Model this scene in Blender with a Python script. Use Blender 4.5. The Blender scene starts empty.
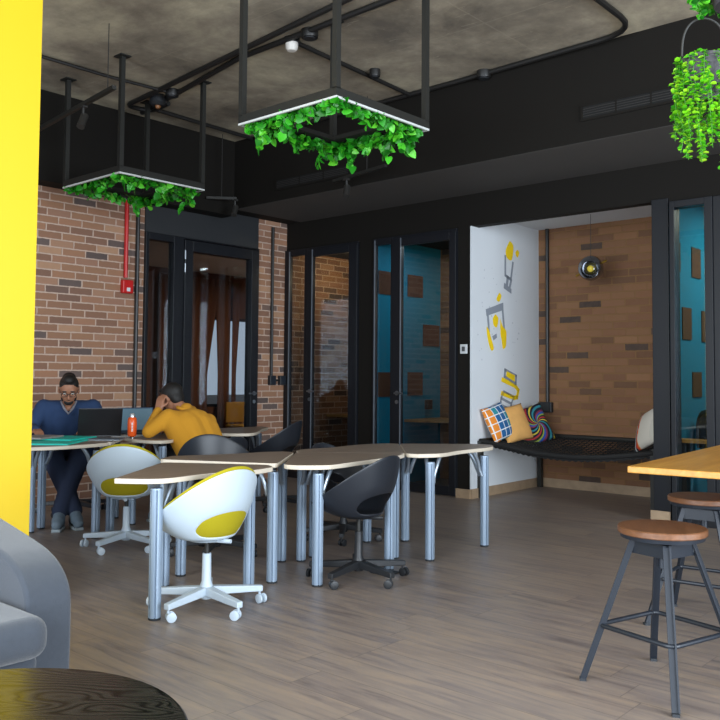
import bpy, bmesh, math, random
from mathutils import Vector, Matrix, noise
random.seed(7)
PI = math.pi
sc = bpy.context.scene
COL = sc.collection

# ------------------------------------------------------------------ camera
cam_d = bpy.data.cameras.new('camera'); cam = bpy.data.objects.new('camera', cam_d); COL.objects.link(cam)
cam_d.sensor_fit = 'HORIZONTAL'; cam_d.sensor_width = 36.0
cam_d.lens = 852.64 / 720 * 36.0
cam_d.shift_x = (360 - 370.6) / 720; cam_d.shift_y = (335.7 - 360) / 720
cam_d.clip_start = 0.05
yaw, pitch, roll = math.radians(41.307), math.radians(2.772), math.radians(0.398)
fw = Vector((-math.sin(yaw)*math.cos(pitch), math.cos(yaw)*math.cos(pitch), math.sin(pitch)))
r0 = Vector((math.cos(yaw), math.sin(yaw), 0)); u0 = r0.cross(fw)
rt = math.cos(roll)*r0 + math.sin(roll)*u0; up = -math.sin(roll)*r0 + math.cos(roll)*u0
M = Matrix((rt, up, -fw)).transposed().to_4x4(); M.translation = Vector((0, 0, 1.27))
cam.matrix_world = M
sc.camera = cam

# ------------------------------------------------------------------ world, lights, exposure
sc.view_settings.view_transform = 'Standard'; sc.view_settings.look = 'None'
sc.view_settings.gamma = 1.0; sc.view_settings.use_curve_mapping = False
sc.view_settings.exposure = 0.18
w = bpy.data.worlds.new('sky'); sc.world = w; w.use_nodes = True
bg = w.node_tree.nodes['Background']; bg.inputs[0].default_value = (0.62, 0.74, 0.92, 1); bg.inputs[1].default_value = 0.8

def area(name, loc, target, sx, sy, power, color):
    d = bpy.data.lights.new(name, 'AREA'); d.shape = 'RECTANGLE'; d.size = sx; d.size_y = sy
    d.energy = power; d.color = color
    o = bpy.data.objects.new(name, d); COL.objects.link(o); o.location = loc
    o.rotation_euler = (Vector(target) - Vector(loc)).to_track_quat('-Z', 'Y').to_euler()
    return o
area('window_daylight_behind', (-1.8, -2.2, 1.9), (-1.8, 4, 1.0), 6.5, 3.0, 520, (0.84, 0.92, 1.0))
area('window_daylight_right', (4.2, 2.6, 1.9), (-4, 3.2, 1.0), 6.5, 3.0, 760, (0.82, 0.91, 1.0))

# ------------------------------------------------------------------ helpers
def lin(c):
    if isinstance(c, str):
        c = [int(c[i:i+2], 16) for i in (0, 2, 4)]
    c = [x/255 for x in c]
    return tuple((x/12.92 if x <= 0.04045 else ((x+0.055)/1.055)**2.4) for x in c) + (1,)

def mat(name, c, rough=0.6, metal=0.0, spec=0.5, bump=0, bscale=60, var=0, vscale=8, emit=None, sheen=0):
    m = bpy.data.materials.new(name); m.use_nodes = True
    nt = m.node_tree; b = nt.nodes['Principled BSDF']
    b.inputs['Base Color'].default_value = lin(c); b.inputs['Roughness'].default_value = rough
    b.inputs['Metallic'].default_value = metal; b.inputs['Specular IOR Level'].default_value = spec
    if sheen: b.inputs['Sheen Weight'].default_value = sheen
    if emit: b.inputs['Emission Color'].default_value = lin(emit[0]); b.inputs['Emission Strength'].default_value = emit[1]
    tc = nt.nodes.new('ShaderNodeTexCoord')
    if var:
        n = nt.nodes.new('ShaderNodeTexNoise'); n.inputs['Scale'].default_value = vscale; n.inputs['Detail'].default_value = 5
        nt.links.new(tc.outputs['Object'], n.inputs['Vector'])
        r = nt.nodes.new('ShaderNodeValToRGB'); k = lin(c)
        r.color_ramp.elements[0].position = 0.3; r.color_ramp.elements[1].position = 0.7
        r.color_ramp.elements[0].color = tuple(x*(1-var) for x in k[:3])+(1,); r.color_ramp.elements[1].color = tuple(min(1, x*(1+var)) for x in k[:3])+(1,)
        nt.links.new(n.outputs[0], r.inputs[0]); nt.links.new(r.outputs[0], b.inputs['Base Color'])
    if bump:
        n2 = nt.nodes.new('ShaderNodeTexNoise'); n2.inputs['Scale'].default_value = bscale; n2.inputs['Detail'].default_value = 3
        nt.links.new(tc.outputs['Object'], n2.inputs['Vector'])
        bp = nt.nodes.new('ShaderNodeBump'); bp.inputs['Strength'].default_value = bump; bp.inputs['Distance'].default_value = 0.01
        nt.links.new(n2.outputs[0], bp.inputs['Height']); nt.links.new(bp.outputs[0], b.inputs['Normal'])
    return m

class NT:
    """tiny node-graph writer"""
    def __init__(s, m): s.nt = m.node_tree; s.b = s.nt.nodes['Principled BSDF']
    def val(s, x, inp):
        if hasattr(x, 'is_linked') or isinstance(x, bpy.types.NodeSocket): s.nt.links.new(x, inp)
        else: inp.default_value = x
    def m(s, op, a, b=0.0, c=0.0):
        n = s.nt.nodes.new('ShaderNodeMath'); n.operation = op
        s.val(a, n.inputs[0]); s.val(b, n.inputs[1]); s.val(c, n.inputs[2]); return n.outputs[0]
    def obj(s):
        n = s.nt.nodes.new('ShaderNodeTexCoord'); return n.outputs['Object']
    def sep(s, v):
        n = s.nt.nodes.new('ShaderNodeSeparateXYZ'); s.nt.links.new(v, n.inputs[0]); return n.outputs
    def comb(s, x, y, z=0.0):
        n = s.nt.nodes.new('ShaderNodeCombineXYZ'); s.val(x, n.inputs[0]); s.val(y, n.inputs[1]); s.val(z, n.inputs[2]); return n.outputs[0]
    def white(s, v):
        n = s.nt.nodes.new('ShaderNodeTexWhiteNoise'); n.noise_dimensions = '3D'; s.nt.links.new(v, n.inputs['Vector']); return n.outputs['Value']
    def noise(s, v, scale, detail=4, rough=0.5, dist=0.0):
        n = s.nt.nodes.new('ShaderNodeTexNoise'); n.inputs['Scale'].default_value = scale; n.inputs['Detail'].default_value = detail
        n.inputs['Roughness'].default_value = rough; n.inputs['Distortion'].default_value = dist
        if v is not None: s.nt.links.new(v, n.inputs['Vector'])
        return n.outputs[0]
    def ramp(s, f, stops, const=False):
        n = s.nt.nodes.new('ShaderNodeValToRGB'); cr = n.color_ramp
        if const: cr.interpolation = 'CONSTANT'
        while len(cr.elements) < len(stops): cr.elements.new(0.5)
        for e, (p, c) in zip(cr.elements, stops): e.position = p; e.color = lin(c)
        s.nt.links.new(f, n.inputs[0]); return n.outputs[0]
    def mix(s, f, a, b, mode='MIX'):
        n = s.nt.nodes.new('ShaderNodeMix'); n.data_type = 'RGBA'; n.blend_type = mode
        s.val(f, n.inputs[0]); s.val(a, n.inputs[6]); s.val(b, n.inputs[7]); return n.outputs[2]
    def bump(s, h, st=0.3, d=0.01):
        n = s.nt.nodes.new('ShaderNodeBump'); n.inputs['Strength'].default_value = st; n.inputs['Distance'].default_value = d
        s.nt.links.new(h, n.inputs['Height']); s.nt.links.new(n.outputs[0], s.b.inputs['Normal'])
    def color(s, c): s.val(c, s.b.inputs['Base Color'])
    def rough(s, c): s.val(c, s.b.inputs['Roughness'])

def brick_mat(name, axis, mortar, stops, bw=0.26, bh=0.0775):
    m = mat(name, '885544', 0.85); g = NT(m)
    o = g.sep(g.obj()); u = o[0] if axis == 'x' else o[1]; v = o[2]
    row = g.m('FLOOR', g.m('DIVIDE', v, bh))
    off = g.m('MULTIPLY', g.m('MODULO', g.m('ABSOLUTE', row), 2.0), 0.5)
    jit = g.m('MULTIPLY', g.white(g.comb(row, 3.3, 1.7)), 0.3)
    uu = g.m('ADD', g.m('ADD', g.m('DIVIDE', u, bw), off), jit)
    col = g.m('FLOOR', uu)
    fu = g.m('MULTIPLY', g.m('SUBTRACT', uu, col), bw); fv = g.m('MULTIPLY', g.m('FRACT', g.m('DIVIDE', v, bh)), bh)
    nz = g.m('MULTIPLY', g.m('SUBTRACT', g.noise(g.obj(), 25, 3), 0.5), 0.012)
    du = g.m('MINIMUM', fu, g.m('SUBTRACT', bw, fu)); dv = g.m('MINIMUM', fv, g.m('SUBTRACT', bh, fv))
    d = g.m('ADD', g.m('MINIMUM', du, dv), nz)
    mask = g.m('SMOOTH_MIN', 1.0, g.m('MAXIMUM', 0.0, g.m('DIVIDE', g.m('SUBTRACT', d, 0.005), 0.004)), 0.05)
    rnd = g.white(g.comb(row, col, 0.5))
    c = g.ramp(rnd, stops)
    blot = g.noise(g.obj(), 14, 5, 0.65)
    c = g.mix(g.m('MULTIPLY', blot, 0.38), c, lin('8a6a58'), 'MIX')
    c2 = g.mix(mask, lin(mortar), c)
    g.color(c2)
    g.bump(g.m('ADD', mask, g.m('MULTIPLY', g.noise(g.obj(), 60, 3), 0.35)), 0.6, 0.006)
    return m

class MB:
    """collects shapes, links them as ONE mesh object"""
    def __init__(s): s.bm = bmesh.new(); s.mi = 0
    def _tag(s, faces):
        for f in faces: f.material_index = s.mi
    def box(s, x0, x1, y0, y1, z0, z1, mtx=None):
        vs = [s.bm.verts.new(p) for p in ((x0,y0,z0),(x1,y0,z0),(x1,y1,z0),(x0,y1,z0),(x0,y0,z1),(x1,y0,z1),(x1,y1,z1),(x0,y1,z1))]
        if mtx:
            for v in vs: v.co = mtx @ v.co
        s._tag([s.bm.faces.new([vs[i] for i in q]) for q in ((3,2,1,0),(4,5,6,7),(0,1,5,4),(1,2,6,5),(2,3,7,6),(3,0,4,7))])
        return s
    def tube(s, pts, r, n=10, closed=False, rads=None):
        pts = [Vector(p) for p in pts]; L = len(pts); rings = []
        prev = None
        for i, p in enumerate(pts):
            a = pts[i-1] if (i > 0 or closed) else p; b = pts[(i+1) % L] if (i < L-1 or closed) else p
            t = (b-a).normalized()
            if prev is None:
                h = Vector((0,0,1)) if abs(t.z) < 0.9 else Vector((1,0,0)); e1 = t.cross(h).normalized()
            else:
                e1 = (prev - t*prev.dot(t)).normalized()
            prev = e1; e2 = t.cross(e1)
            rr = rads[i] if rads else r
            rings.append([s.bm.verts.new(p + (e1*math.cos(2*PI*k/n) + e2*math.sin(2*PI*k/n))*rr) for k in range(n)])
        fs = []
        for i in range(L if closed else L-1):
            A, B = rings[i], rings[(i+1) % L]
            fs += [s.bm.faces.new((A[k], A[(k+1) % n], B[(k+1) % n], B[k])) for k in range(n)]
        if not closed: fs += [s.bm.faces.new(rings[0][::-1]), s.bm.faces.new(rings[-1])]
        s._tag(fs); return s
    def bar(s, a, b, w, h):
        a = Vector(a); b = Vector(b); t = (b-a); L = t.length; t.normalize()
        hh = Vector((0,0,1)) if abs(t.z) < 0.95 else Vector((0,1,0)); e1 = t.cross(hh).normalized(); e2 = e1.cross(t)
        m = Matrix((e1, t, e2)).transposed().to_4x4(); m.translation = a
        return s.box(-w/2, w/2, 0, L, -h/2, h/2, m)
    def lathe(s, prof, n=32, mtx=None):
        rings = []
        for r, z in prof:
            rings.append([s.bm.verts.new((r*math.cos(2*PI*k/n), r*math.sin(2*PI*k/n), z)) for k in range(n)] if r > 1e-5 else [s.bm.verts.new((0,0,z))])
        fs = []
        for A, B in zip(rings, rings[1:]):
            for k in range(n):
                k2 = (k+1) % n
                if len(A) == 1 and len(B) == 1: continue
                if len(A) == 1: fs.append(s.bm.faces.new((A[0], B[k2], B[k])))
                elif len(B) == 1: fs.append(s.bm.faces.new((A[k], A[k2], B[0])))
                else: fs.append(s.bm.faces.new((A[k], A[k2], B[k2], B[k])))
        if mtx:
            for R in rings:
                for v in R: v.co = mtx @ v.co
        s._tag(fs); return s
    def prism(s, poly, z0, z1, side=None, mtx=None):
        a = [s.bm.verts.new((x, y, z0)) for x, y in poly]; b = [s.bm.verts.new((x, y, z1)) for x, y in poly]
        if mtx:
            for v in a+b: v.co = mtx @ v.co
        n = len(poly)
        s._tag([s.bm.faces.new(a[::-1]), s.bm.faces.new(b)])
        old = s.mi
        if side is not None: s.mi = side
        s._tag([s.bm.faces.new((a[i], a[(i+1) % n], b[(i+1) % n], b[i])) for i in range(n)]); s.mi = old
        return s
    def ball(s, c, r, sc_=(1,1,1), sub=2, mtx=None):
        res = bmesh.ops.create_icosphere(s.bm, subdivisions=sub, radius=r)
        for v in res['verts']:
            v.co = Vector((v.co.x*sc_[0], v.co.y*sc_[1], v.co.z*sc_[2]))
            if mtx: v.co = mtx @ v.co
            v.co += Vector(c)
        fs = set()
        for v in res['verts']: fs.update(v.link_faces)
        s._tag(fs); return s
    def limb(s, p0, r0_, p1, r1_, n=12):
        p0 = Vector(p0); p1 = Vector(p1); s.ball(p0, r0_); s.ball(p1, r1_)
        k = max(2, int((p1-p0).length/0.03))
        return s.tube([p0.lerp(p1, i/k) for i in range(k+1)], 1, n, rads=[r0_+(r1_-r0_)*i/k for i in range(k+1)])
    def build(s, name, mats, parent=None, smooth=False, bevel=0, loc=None, angle=35):
        me = bpy.data.meshes.new(name)
        bmesh.ops.recalc_face_normals(s.bm, faces=s.bm.faces)
        s.bm.to_mesh(me); s.bm.free()
        for m in (mats if isinstance(mats, (list, tuple)) else [mats]): me.materials.append(m)
        o = bpy.data.objects.new(name, me); COL.objects.link(o)
        if parent: o.parent = parent
        if loc: o.location = loc
        if smooth:
            for p in me.polygons: p.use_smooth = True
            if angle < 180: me.set_sharp_from_angle(angle=math.radians(angle))
        if bevel:
            b = o.modifiers.new('bevel', 'BEVEL'); b.width = bevel; b.segments = 2; b.limit_method = 'ANGLE'; b.angle_limit = math.radians(40)
        return o

def tag(o, label, cat, group=None, kind=None):
    o['label'] = label; o['category'] = cat
    if group: o['group'] = group
    if kind: o['kind'] = kind
    return o
def thing(name, loc, label, cat, group=None, rz=0):
    o = bpy.data.objects.new(name, None); COL.objects.link(o); o.location = loc; o.rotation_euler = (0, 0, rz)
    o.empty_display_size = 0.1
    return tag(o, label, cat, group)
def struct(name, mb_or_none, m=None, label=None, cat=None, **k):
    if mb_or_none is None:
        o = bpy.data.objects.new(name, None); COL.objects.link(o)
    else: o = mb_or_none.build(name, m, **k)
    o['kind'] = 'structure'
    o['label'] = label; o['category'] = cat
    return o
def sbox(name, m, dims, label, cat, **k): return struct(name, MB().box(*dims), m, label, cat, **k)
def catmull(pts, n=6):
    out = []
    for i in range(len(pts)-1):
        p0, p1, p2, p3 = pts[max(i-1,0)], pts[i], pts[i+1], pts[min(i+2, len(pts)-1)]
        for k in range(n):
            t = k/n
            out.append(tuple(0.5*((2*b)+(-a+c)*t+(2*a-5*b+4*c-d)*t*t+(-a+3*b-3*c+d)*t**3) for a, b, c, d in zip(p0, p1, p2, p3)))
    out.append(tuple(pts[-1])); return out
def round_poly(poly, r=0.04, n=4):
    out = []
    L = len(poly)
    for i in range(L):
        p = Vector(poly[i]); a = Vector(poly[i-1]); b = Vector(poly[(i+1) % L])
        da = (a-p); db = (b-p); ang = da.angle(db) if da.length and db.length else PI
        if ang > math.radians(150): out.append(tuple(p)); continue
        rr = min(r, da.length*0.45, db.length*0.45)
        s_ = p + da.normalized()*rr; e = p + db.normalized()*rr
        for k in range(n+1):
            t = k/n; out.append(tuple(s_*(1-t)**2 + p*2*t*(1-t) + e*t*t))
    return out

# ------------------------------------------------------------------ materials
STOPS = [(0.0,'4a4444'),(0.07,'5b5250'),(0.12,'7a5b4b'),(0.35,'8d6650'),(0.55,'9a7256'),(0.72,'a5775a'),(0.86,'9c745e'),(1.0,'b89070')]
BR_L = brick_mat('brick_side', 'y', 'bfa594', STOPS)
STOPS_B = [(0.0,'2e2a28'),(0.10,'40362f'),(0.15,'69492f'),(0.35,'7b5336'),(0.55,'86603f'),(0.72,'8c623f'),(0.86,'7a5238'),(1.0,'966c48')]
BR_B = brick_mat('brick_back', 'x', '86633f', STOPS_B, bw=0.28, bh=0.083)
BLACK_WALL = mat('black_paint', '13100c', 0.8, spec=0.25, bump=0.05)
CHAR_PANEL = mat('charcoal_panel', '26282b', 0.6)
FRAME = mat('anthracite_frame', '15171c', 0.42, spec=0.35)
WHITE_WALL = mat('white_wall_paint', 'd3d8dc', 0.8)
BEIGE_TILE = mat('beige_tile_skirting', 'a18a70', 0.5, var=0.12, vscale=12)
YELLOW_WALL = mat('yellow_paint', 'd8b600', 0.55)
TEAL = mat('teal_acoustic_panel', '007ea3', 0.9, bump=0.15, bscale=200)
BROWN_PANEL = mat('brown_acoustic_panel', '54382c', 0.9, bump=0.15, bscale=200)
WOODBROWN = mat('brown_curtain', '5e3a24', 0.9, var=0.12, vscale=2)
CONDUIT = mat('black_conduit', '1d1c1b', 0.45)
RED = mat('red_fire_plastic', 'c01818', 0.4)
BLACK_METAL = mat('black_powder_coat', '22221f', 0.5)
BLACK_PL = mat('black_plastic', '25272a', 0.42)
SHELL_BLK = mat('black_polypropylene_shell', '20242b', 0.4)
SHELL_WHT = mat('white_polypropylene_shell', 'bccad4', 0.4)
WHT_METAL = mat('white_powder_coat', 'bccad6', 0.4)
PAD_YEL = mat('yellow_felt_pad', 'a39600', 0.85, bump=0.2, bscale=150)
PAD_BLK = mat('black_felt_pad', '1d1e20', 0.9, bump=0.2, bscale=150)
SILVER = mat('anodised_aluminium', '93a5b8', 0.42, metal=0.25)
ALU = mat('polished_aluminium', '9aa6b2', 0.3, metal=0.6)
CHROME = mat('chrome', 'c8ccd0', 0.12, metal=1.0)
RUBBER = mat('dark_rubber', '2a2e33', 0.7)
EDGE = mat('pale_edge_band', 'cfc4b2', 0.5)
STEEL = mat('grey_blue_steel', '20262f', 0.42, metal=0.1)
SOFA = mat('grey_blue_fabric', '383e47', 0.95, bump=0.35, bscale=400, var=0.06, vscale=60, sheen=0.3)
SKIN = mat('skin', '9a6a50', 0.55)
HAIR = mat('black_hair', '14110f', 0.6, bump=0.4, bscale=120)
NAVY = mat('navy_knit', '20375a', 0.9, bump=0.3, bscale=180)
NAVY_T = mat('navy_trousers', '202a40', 0.9)
MUSTARD = mat('mustard_fleece', 'c48a20', 0.95, bump=0.35, bscale=150)
DARK_T = mat('dark_trousers', '2a2a2e', 0.9)
SHOE = mat('grey_sneaker', '6c7c88', 0.8)
SOLE = mat('pale_sole', '9aa6ac', 0.8)
TEALF = mat('teal_card', '14c4b2', 0.5)
GREYF = mat('grey_card', '8a8480', 0.6)
PAPER = mat('white_paper', 'd8dcde', 0.7)
LAPT = mat('black_laptop', '1a1a1c', 0.35)
LAPS = mat('blue_grey_laptop', '38506a', 0.4)
SILV_L = mat('silver_laptop', 'a8b0b8', 0.35, metal=0.6)
ORANGE = mat('orange_steel_bottle', 'e0571c', 0.35)
LEDW = mat('white_led_trim', 'c9ccca', 0.5)
WIRE = mat('dark_wire', '2b2a28', 0.5)

def glass_mat(name, tint, refl=0.08):
    m = bpy.data.materials.new(name); m.use_nodes = True; nt = m.node_tree
    nt.nodes.remove(nt.nodes['Principled BSDF']); out = nt.nodes['Material Output']
    t = nt.nodes.new('ShaderNodeBsdfTransparent'); t.inputs[0].default_value = tint
    g = nt.nodes.new('ShaderNodeBsdfGlossy'); g.inputs['Roughness'].default_value = 0.02; g.inputs[0].default_value = (0.9, 0.95, 1, 1)
    f = nt.nodes.new('ShaderNodeLayerWeight'); f.inputs[0].default_value = 0.25
    mm = nt.nodes.new('ShaderNodeMath'); mm.operation = 'MULTIPLY_ADD'; mm.inputs[1].default_value = 0.25; mm.inputs[2].default_value = refl*0.5
    nt.links.new(f.outputs['Fresnel'], mm.inputs[0])
    x = nt.nodes.new('ShaderNodeMixShader'); nt.links.new(mm.outputs[0], x.inputs[0]); nt.links.new(t.outputs[0], x.inputs[1]); nt.links.new(g.outputs[0], x.inputs[2])
    nt.links.new(x.outputs[0], out.inputs[0]); return m
GLASS = glass_mat('tinted_glass', (0.72, 0.74, 0.74, 1))

def floor_mat():
    m = mat('wood_look_tile', '777', 0.42) if False else mat('wood_look_tile', '857a70', 0.42)
    g = NT(m); o = g.sep(g.obj()); W, L = 0.195, 1.2
    row = g.m('FLOOR', g.m('DIVIDE', g.m('ADD', o[1], 0.045), W))
    sh = g.m('MULTIPLY', g.white(g.comb(row, 1.0, 2.0)), L)
    uu = g.m('DIVIDE', g.m('ADD', o[0], sh), L); col = g.m('FLOOR', uu)
    fu = g.m('MULTIPLY', g.m('FRACT', uu), L); fv = g.m('MULTIPLY', g.m('FRACT', g.m('DIVIDE', g.m('ADD', o[1], 0.045), W)), W)
    d = g.m('MINIMUM', g.m('MINIMUM', fu, g.m('SUBTRACT', L, fu)), g.m('MINIMUM', fv, g.m('SUBTRACT', W, fv)))
    joint = g.m('LESS_THAN', d, 0.0022)
    rnd = g.white(g.comb(row, col, 4.0))
    st = g.comb(g.m('MULTIPLY', o[0], 1.3), g.m('MULTIPLY', o[1], 13.0), g.m('MULTIPLY', rnd, 30.0))
    grain = g.noise(st, 1.6, 7, 0.62, 0.6)
    base = g.ramp(rnd, [(0, '746a66'), (0.4, '887c75'), (0.7, '8f7f73'), (1, '7c7473')])
    gc = g.ramp(grain, [(0.28, '564e4d'), (0.42, '7f7470'), (0.56, '96887c'), (0.72, 'a89480')])
    c = g.mix(0.66, base, gc)
    c = g.mix(g.m('MULTIPLY', joint, 0.5), c, lin('5a534e'))
    g.color(c)
    g.rough(g.m('MULTIPLY_ADD', grain, 0.2, 0.30))
    g.bump(g.m('SUBTRACT', g.m('MULTIPLY', grain, 0.25), joint), 0.25, 0.003)
    return m
FLOOR = floor_mat()

def concrete_mat():
    m = mat('raw_concrete', '6b665d', 0.9); g = NT(m); o = g.obj()
    a = g.noise(o, 0.85, 9, 0.66, 0.15); b = g.noise(o, 5, 8, 0.75, 0.5)
    c = g.ramp(a, [(0.32, '675f55'), (0.43, '8e8473'), (0.50, 'a59a87'), (0.56, 'bbb098'), (0.68, 'dfd5b6')])
    c = g.mix(g.m('MULTIPLY', g.m('SUBTRACT', b, 0.2), 0.6), c, lin('6b6254'))
    sc_ = g.noise(g.comb(g.m('MULTIPLY', g.sep(o)[0], 0.6), g.m('MULTIPLY', g.sep(o)[1], 5.0)), 3.0, 4, 0.7, 1.5)
    c = g.mix(g.m('MULTIPLY', g.m('GREATER_THAN', sc_, 0.66), 0.22), c, lin('d8ceb4'))
    sp = g.sep(o)
    fx = g.m('ABSOLUTE', g.m('SUBTRACT', g.m('FRACT', g.m('DIVIDE', sp[1], 1.22)), 0.5)); seam = g.m('LESS_THAN', fx, 0.005)
    fy = g.m('ABSOLUTE', g.m('SUBTRACT', g.m('FRACT', g.m('DIVIDE', sp[0], 2.44)), 0.5)); seam2 = g.m('LESS_THAN', fy, 0.003)
    c = g.mix(g.m('MULTIPLY', g.m('MAXIMUM', seam, seam2), 0.15), c, lin('c0b59f'))
    g.color(c); g.bump(b, 0.3, 0.01); return m
CONCRETE = concrete_mat()

def wood_mat(name, dark, light, axis=0, sc1=2.0, sc2=22.0, rough=0.4, rings=False):
    m = mat(name, light, rough); g = NT(m); o = g.sep(g.obj())
    a, b = (o[0], o[1]) if axis == 0 else (o[1], o[0])
    v = g.comb(g.m('MULTIPLY', a, sc1), g.m('MULTIPLY', b, sc2), g.m('MULTIPLY', o[2], sc2))
    n = g.noise(v, 1.0, 6, 0.6, 0.8)
    if rings:
        q = g.noise(g.comb(g.m('MULTIPLY', a, 1.6), g.m('MULTIPLY', b, 4.5), 0.3), 1.0, 2, 0.4, 0.3)
        n = g.m('MULTIPLY_ADD', g.m('ABSOLUTE', g.m('SINE', g.m('MULTIPLY', q, 95.0))), 0.6, g.m('MULTIPLY', n, 0.35))
    g.color(g.ramp(n, [(0.3, dark), (0.72, light)])); g.bump(n, 0.15, 0.002); return m
DESKTOP = wood_mat('greige_desk_laminate', '7a6b60', '8c7d70', 1, 3, 40, 0.42)
BARTOP = wood_mat('golden_oak_top', 'b27a2e', 'd09a45', 1, 2, 25, 0.35)
STOOLW = wood_mat('brown_stool_wood', '634028', '80573c', 0, 2.5, 30, 0.4)
BLACKW = wood_mat('black_stained_ash', '0d0c0b', '2d2a25', 0, 3, 30, 0.2, rings=True)
SHELFW = wood_mat('booth_shelf_wood', '8a6238', 'b08850', 0, 2, 25, 0.5)

# ------------------------------------------------------------------ room shell
XA, YB, ZC = -8.04, 7.50, 4.04
sbox('floor', FLOOR, (-11.7, 4.5, -3.0, 10.6, -0.1, 0.0), 'grey brown wood look tile floor', 'floor')
sbox('ceiling', CONCRETE, (-8.2, 4.5, -3.0, 9.6, ZC, ZC+0.15), 'raw stained concrete ceiling slab', 'ceiling')
struct('wall_left', MB().box(-8.15, XA, 2.0, 5.36, 0, 3.5), BR_L, 'reddish brown brick wall behind the seated man in navy', 'wall')
struct('wall_left_pier', MB().box(-8.15, XA, 7.0, 8.8, 0, 3.5), BR_L, 'narrow brick pier beside the glass door', 'wall')
sbox('wall_left_header', CHAR_PANEL, (-8.13, -8.02, 5.36, 7.0, 2.855, 3.5), 'charcoal panel above the left glass door', 'wall')
sbox('wall_left_bulkhead', BLACK_WALL, (-8.2, -7.80, -3.0, 6.42, 3.155, ZC), 'black bulkhead above the left brick wall', 'wall')
sbox('wall_back_bulkhead', BLACK_WALL, (-8.2, 4.5, 6.42, 7.62, 3.235, ZC), 'deep black bulkhead over the booths and alcove', 'wall')
sbox('ceiling_soffit', mat('soffit_lighter_grey', '4a4744', 0.8), (-7.79, 4.5, 6.425, 7.499, 3.232, 3.2345), 'dark grey sheet added to brighten the underside of the back bulkhead', 'ceiling')  # coloured lighter than the bulkhead so its underside looks lit
mb = MB()
mb.box(-8.04, -5.2, YB, 7.62, 2.885, 3.24); mb.box(-5.2, -3.19, YB, 7.62, 2.885, 3.24); mb.box(-3.19, 4.5, YB, 7.62, 2.86, 3.24)
mb.box(-6.76, -6.535, YB-.02, 7.62, 0, 2.885); mb.box(-5.335, -5.166, 7.49, 7.62, 0.0, 2.885)
mb.box(-2.45, 4.5, YB, 7.62, 0, 2.86)
struct('wall_back', mb, BLACK_WALL, 'black painted wall carrying the booth doors and alcove opening', 'wall')
struct('wall_back_post', MB().box(-3.175, -3.02, YB-0.02, 7.72, 0.0, 2.9), FRAME, 'anthracite post on the right of the seating alcove', 'post', bevel=0.004)
sbox('baseboard_back', BEIGE_TILE, (-3.20, -3.02, YB-0.035, YB-0.02, 0, 0.095), 'beige tile skirting at the foot of the alcove post', 'skirting')
mb = MB().box(-5.335, -5.155, YB-0.045, YB-0.02, 0, 0.095)
struct('baseboard_back_pier', mb, BEIGE_TILE, 'beige tile skirting at the foot of the white alcove wall', 'skirting')
# alcove
struct('wall_alcove_left', MB().prism([(-5.165, 7.475), (-5.15, 7.475), (-5.195, 8.95), (-5.205, 8.95)], 0, 2.885), WHITE_WALL, 'white painted wall with a grey and yellow mural', 'wall')
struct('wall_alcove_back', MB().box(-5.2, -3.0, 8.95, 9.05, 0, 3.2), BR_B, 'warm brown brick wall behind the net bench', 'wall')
struct('wall_alcove_left_upper', MB().prism([(-5.20, 7.62), (-5.1545, 7.62), (-5.195, 8.95), (-5.205, 8.95)], 2.885, 3.05), WHITE_WALL, 'upper strip of the white mural wall', 'wall')
sbox('wall_alcove_right', WHITE_WALL, (-3.19, -3.10, 7.72, 8.95, 0, 3.2), 'side wall of the alcove behind the post', 'wall')
sbox('ceiling_alcove', WHITE_WALL, (-5.23, -3.0, 7.62, 9.0, 3.04, 3.2), 'white ceiling of the alcove', 'ceiling')
struct('baseboard_alcove_left', MB().prism([(-5.16, 7.47), (-5.135, 7.47), (-5.18, 8.95), (-5.205, 8.95)], 0, 0.10), BEIGE_TILE, 'beige tile skirting along the white mural wall', 'skirting')
sbox('baseboard_alcove_back', BEIGE_TILE, (-5.155, -3.19, 8.935, 8.95, 0, 0.10), 'beige tile skirting under the alcove brick wall', 'skirting')
# booths interior
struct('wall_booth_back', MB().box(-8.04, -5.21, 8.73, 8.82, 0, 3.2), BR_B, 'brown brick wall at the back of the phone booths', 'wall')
mb = MB().box(-6.62, -6.50, 7.51, 8.73, 0, 3.2); mb.box(-5.30, -5.21, 7.62, 8.95, 0, 3.2)
struct('wall_booth_partition', mb, BLACK_WALL, 'dark partitions between the phone booths', 'wall')
sbox('ceiling_booth', BLACK_WALL, (-8.04, -5.21, 7.62, 8.8, 2.9, 3.2), 'dark ceiling over the phone booths', 'ceiling')
mb = MB().box(-6.5, -6.49, 7.51, 8.73, 0, 2.9)
struct('wall_booth_teal', mb, TEAL, 'teal acoustic wall inside the second booth', 'wall')
mb = MB()
for (y0, z0, y1, z1) in ((7.515, 2.243, 7.77, 2.517), (7.515, 1.039, 7.77, 1.326), (8.059, 2.254, 8.352, 2.521), (8.366, 1.661, 8.70, 1.926), (8.068, 1.049, 8.355, 1.331)):
    mb.box(-6.49, -6.478, y0, y1, z0, z1)
struct('trim_1', mb, BROWN_PANEL, 'brown squares on the teal wall of the second booth', 'wall panels')
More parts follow.
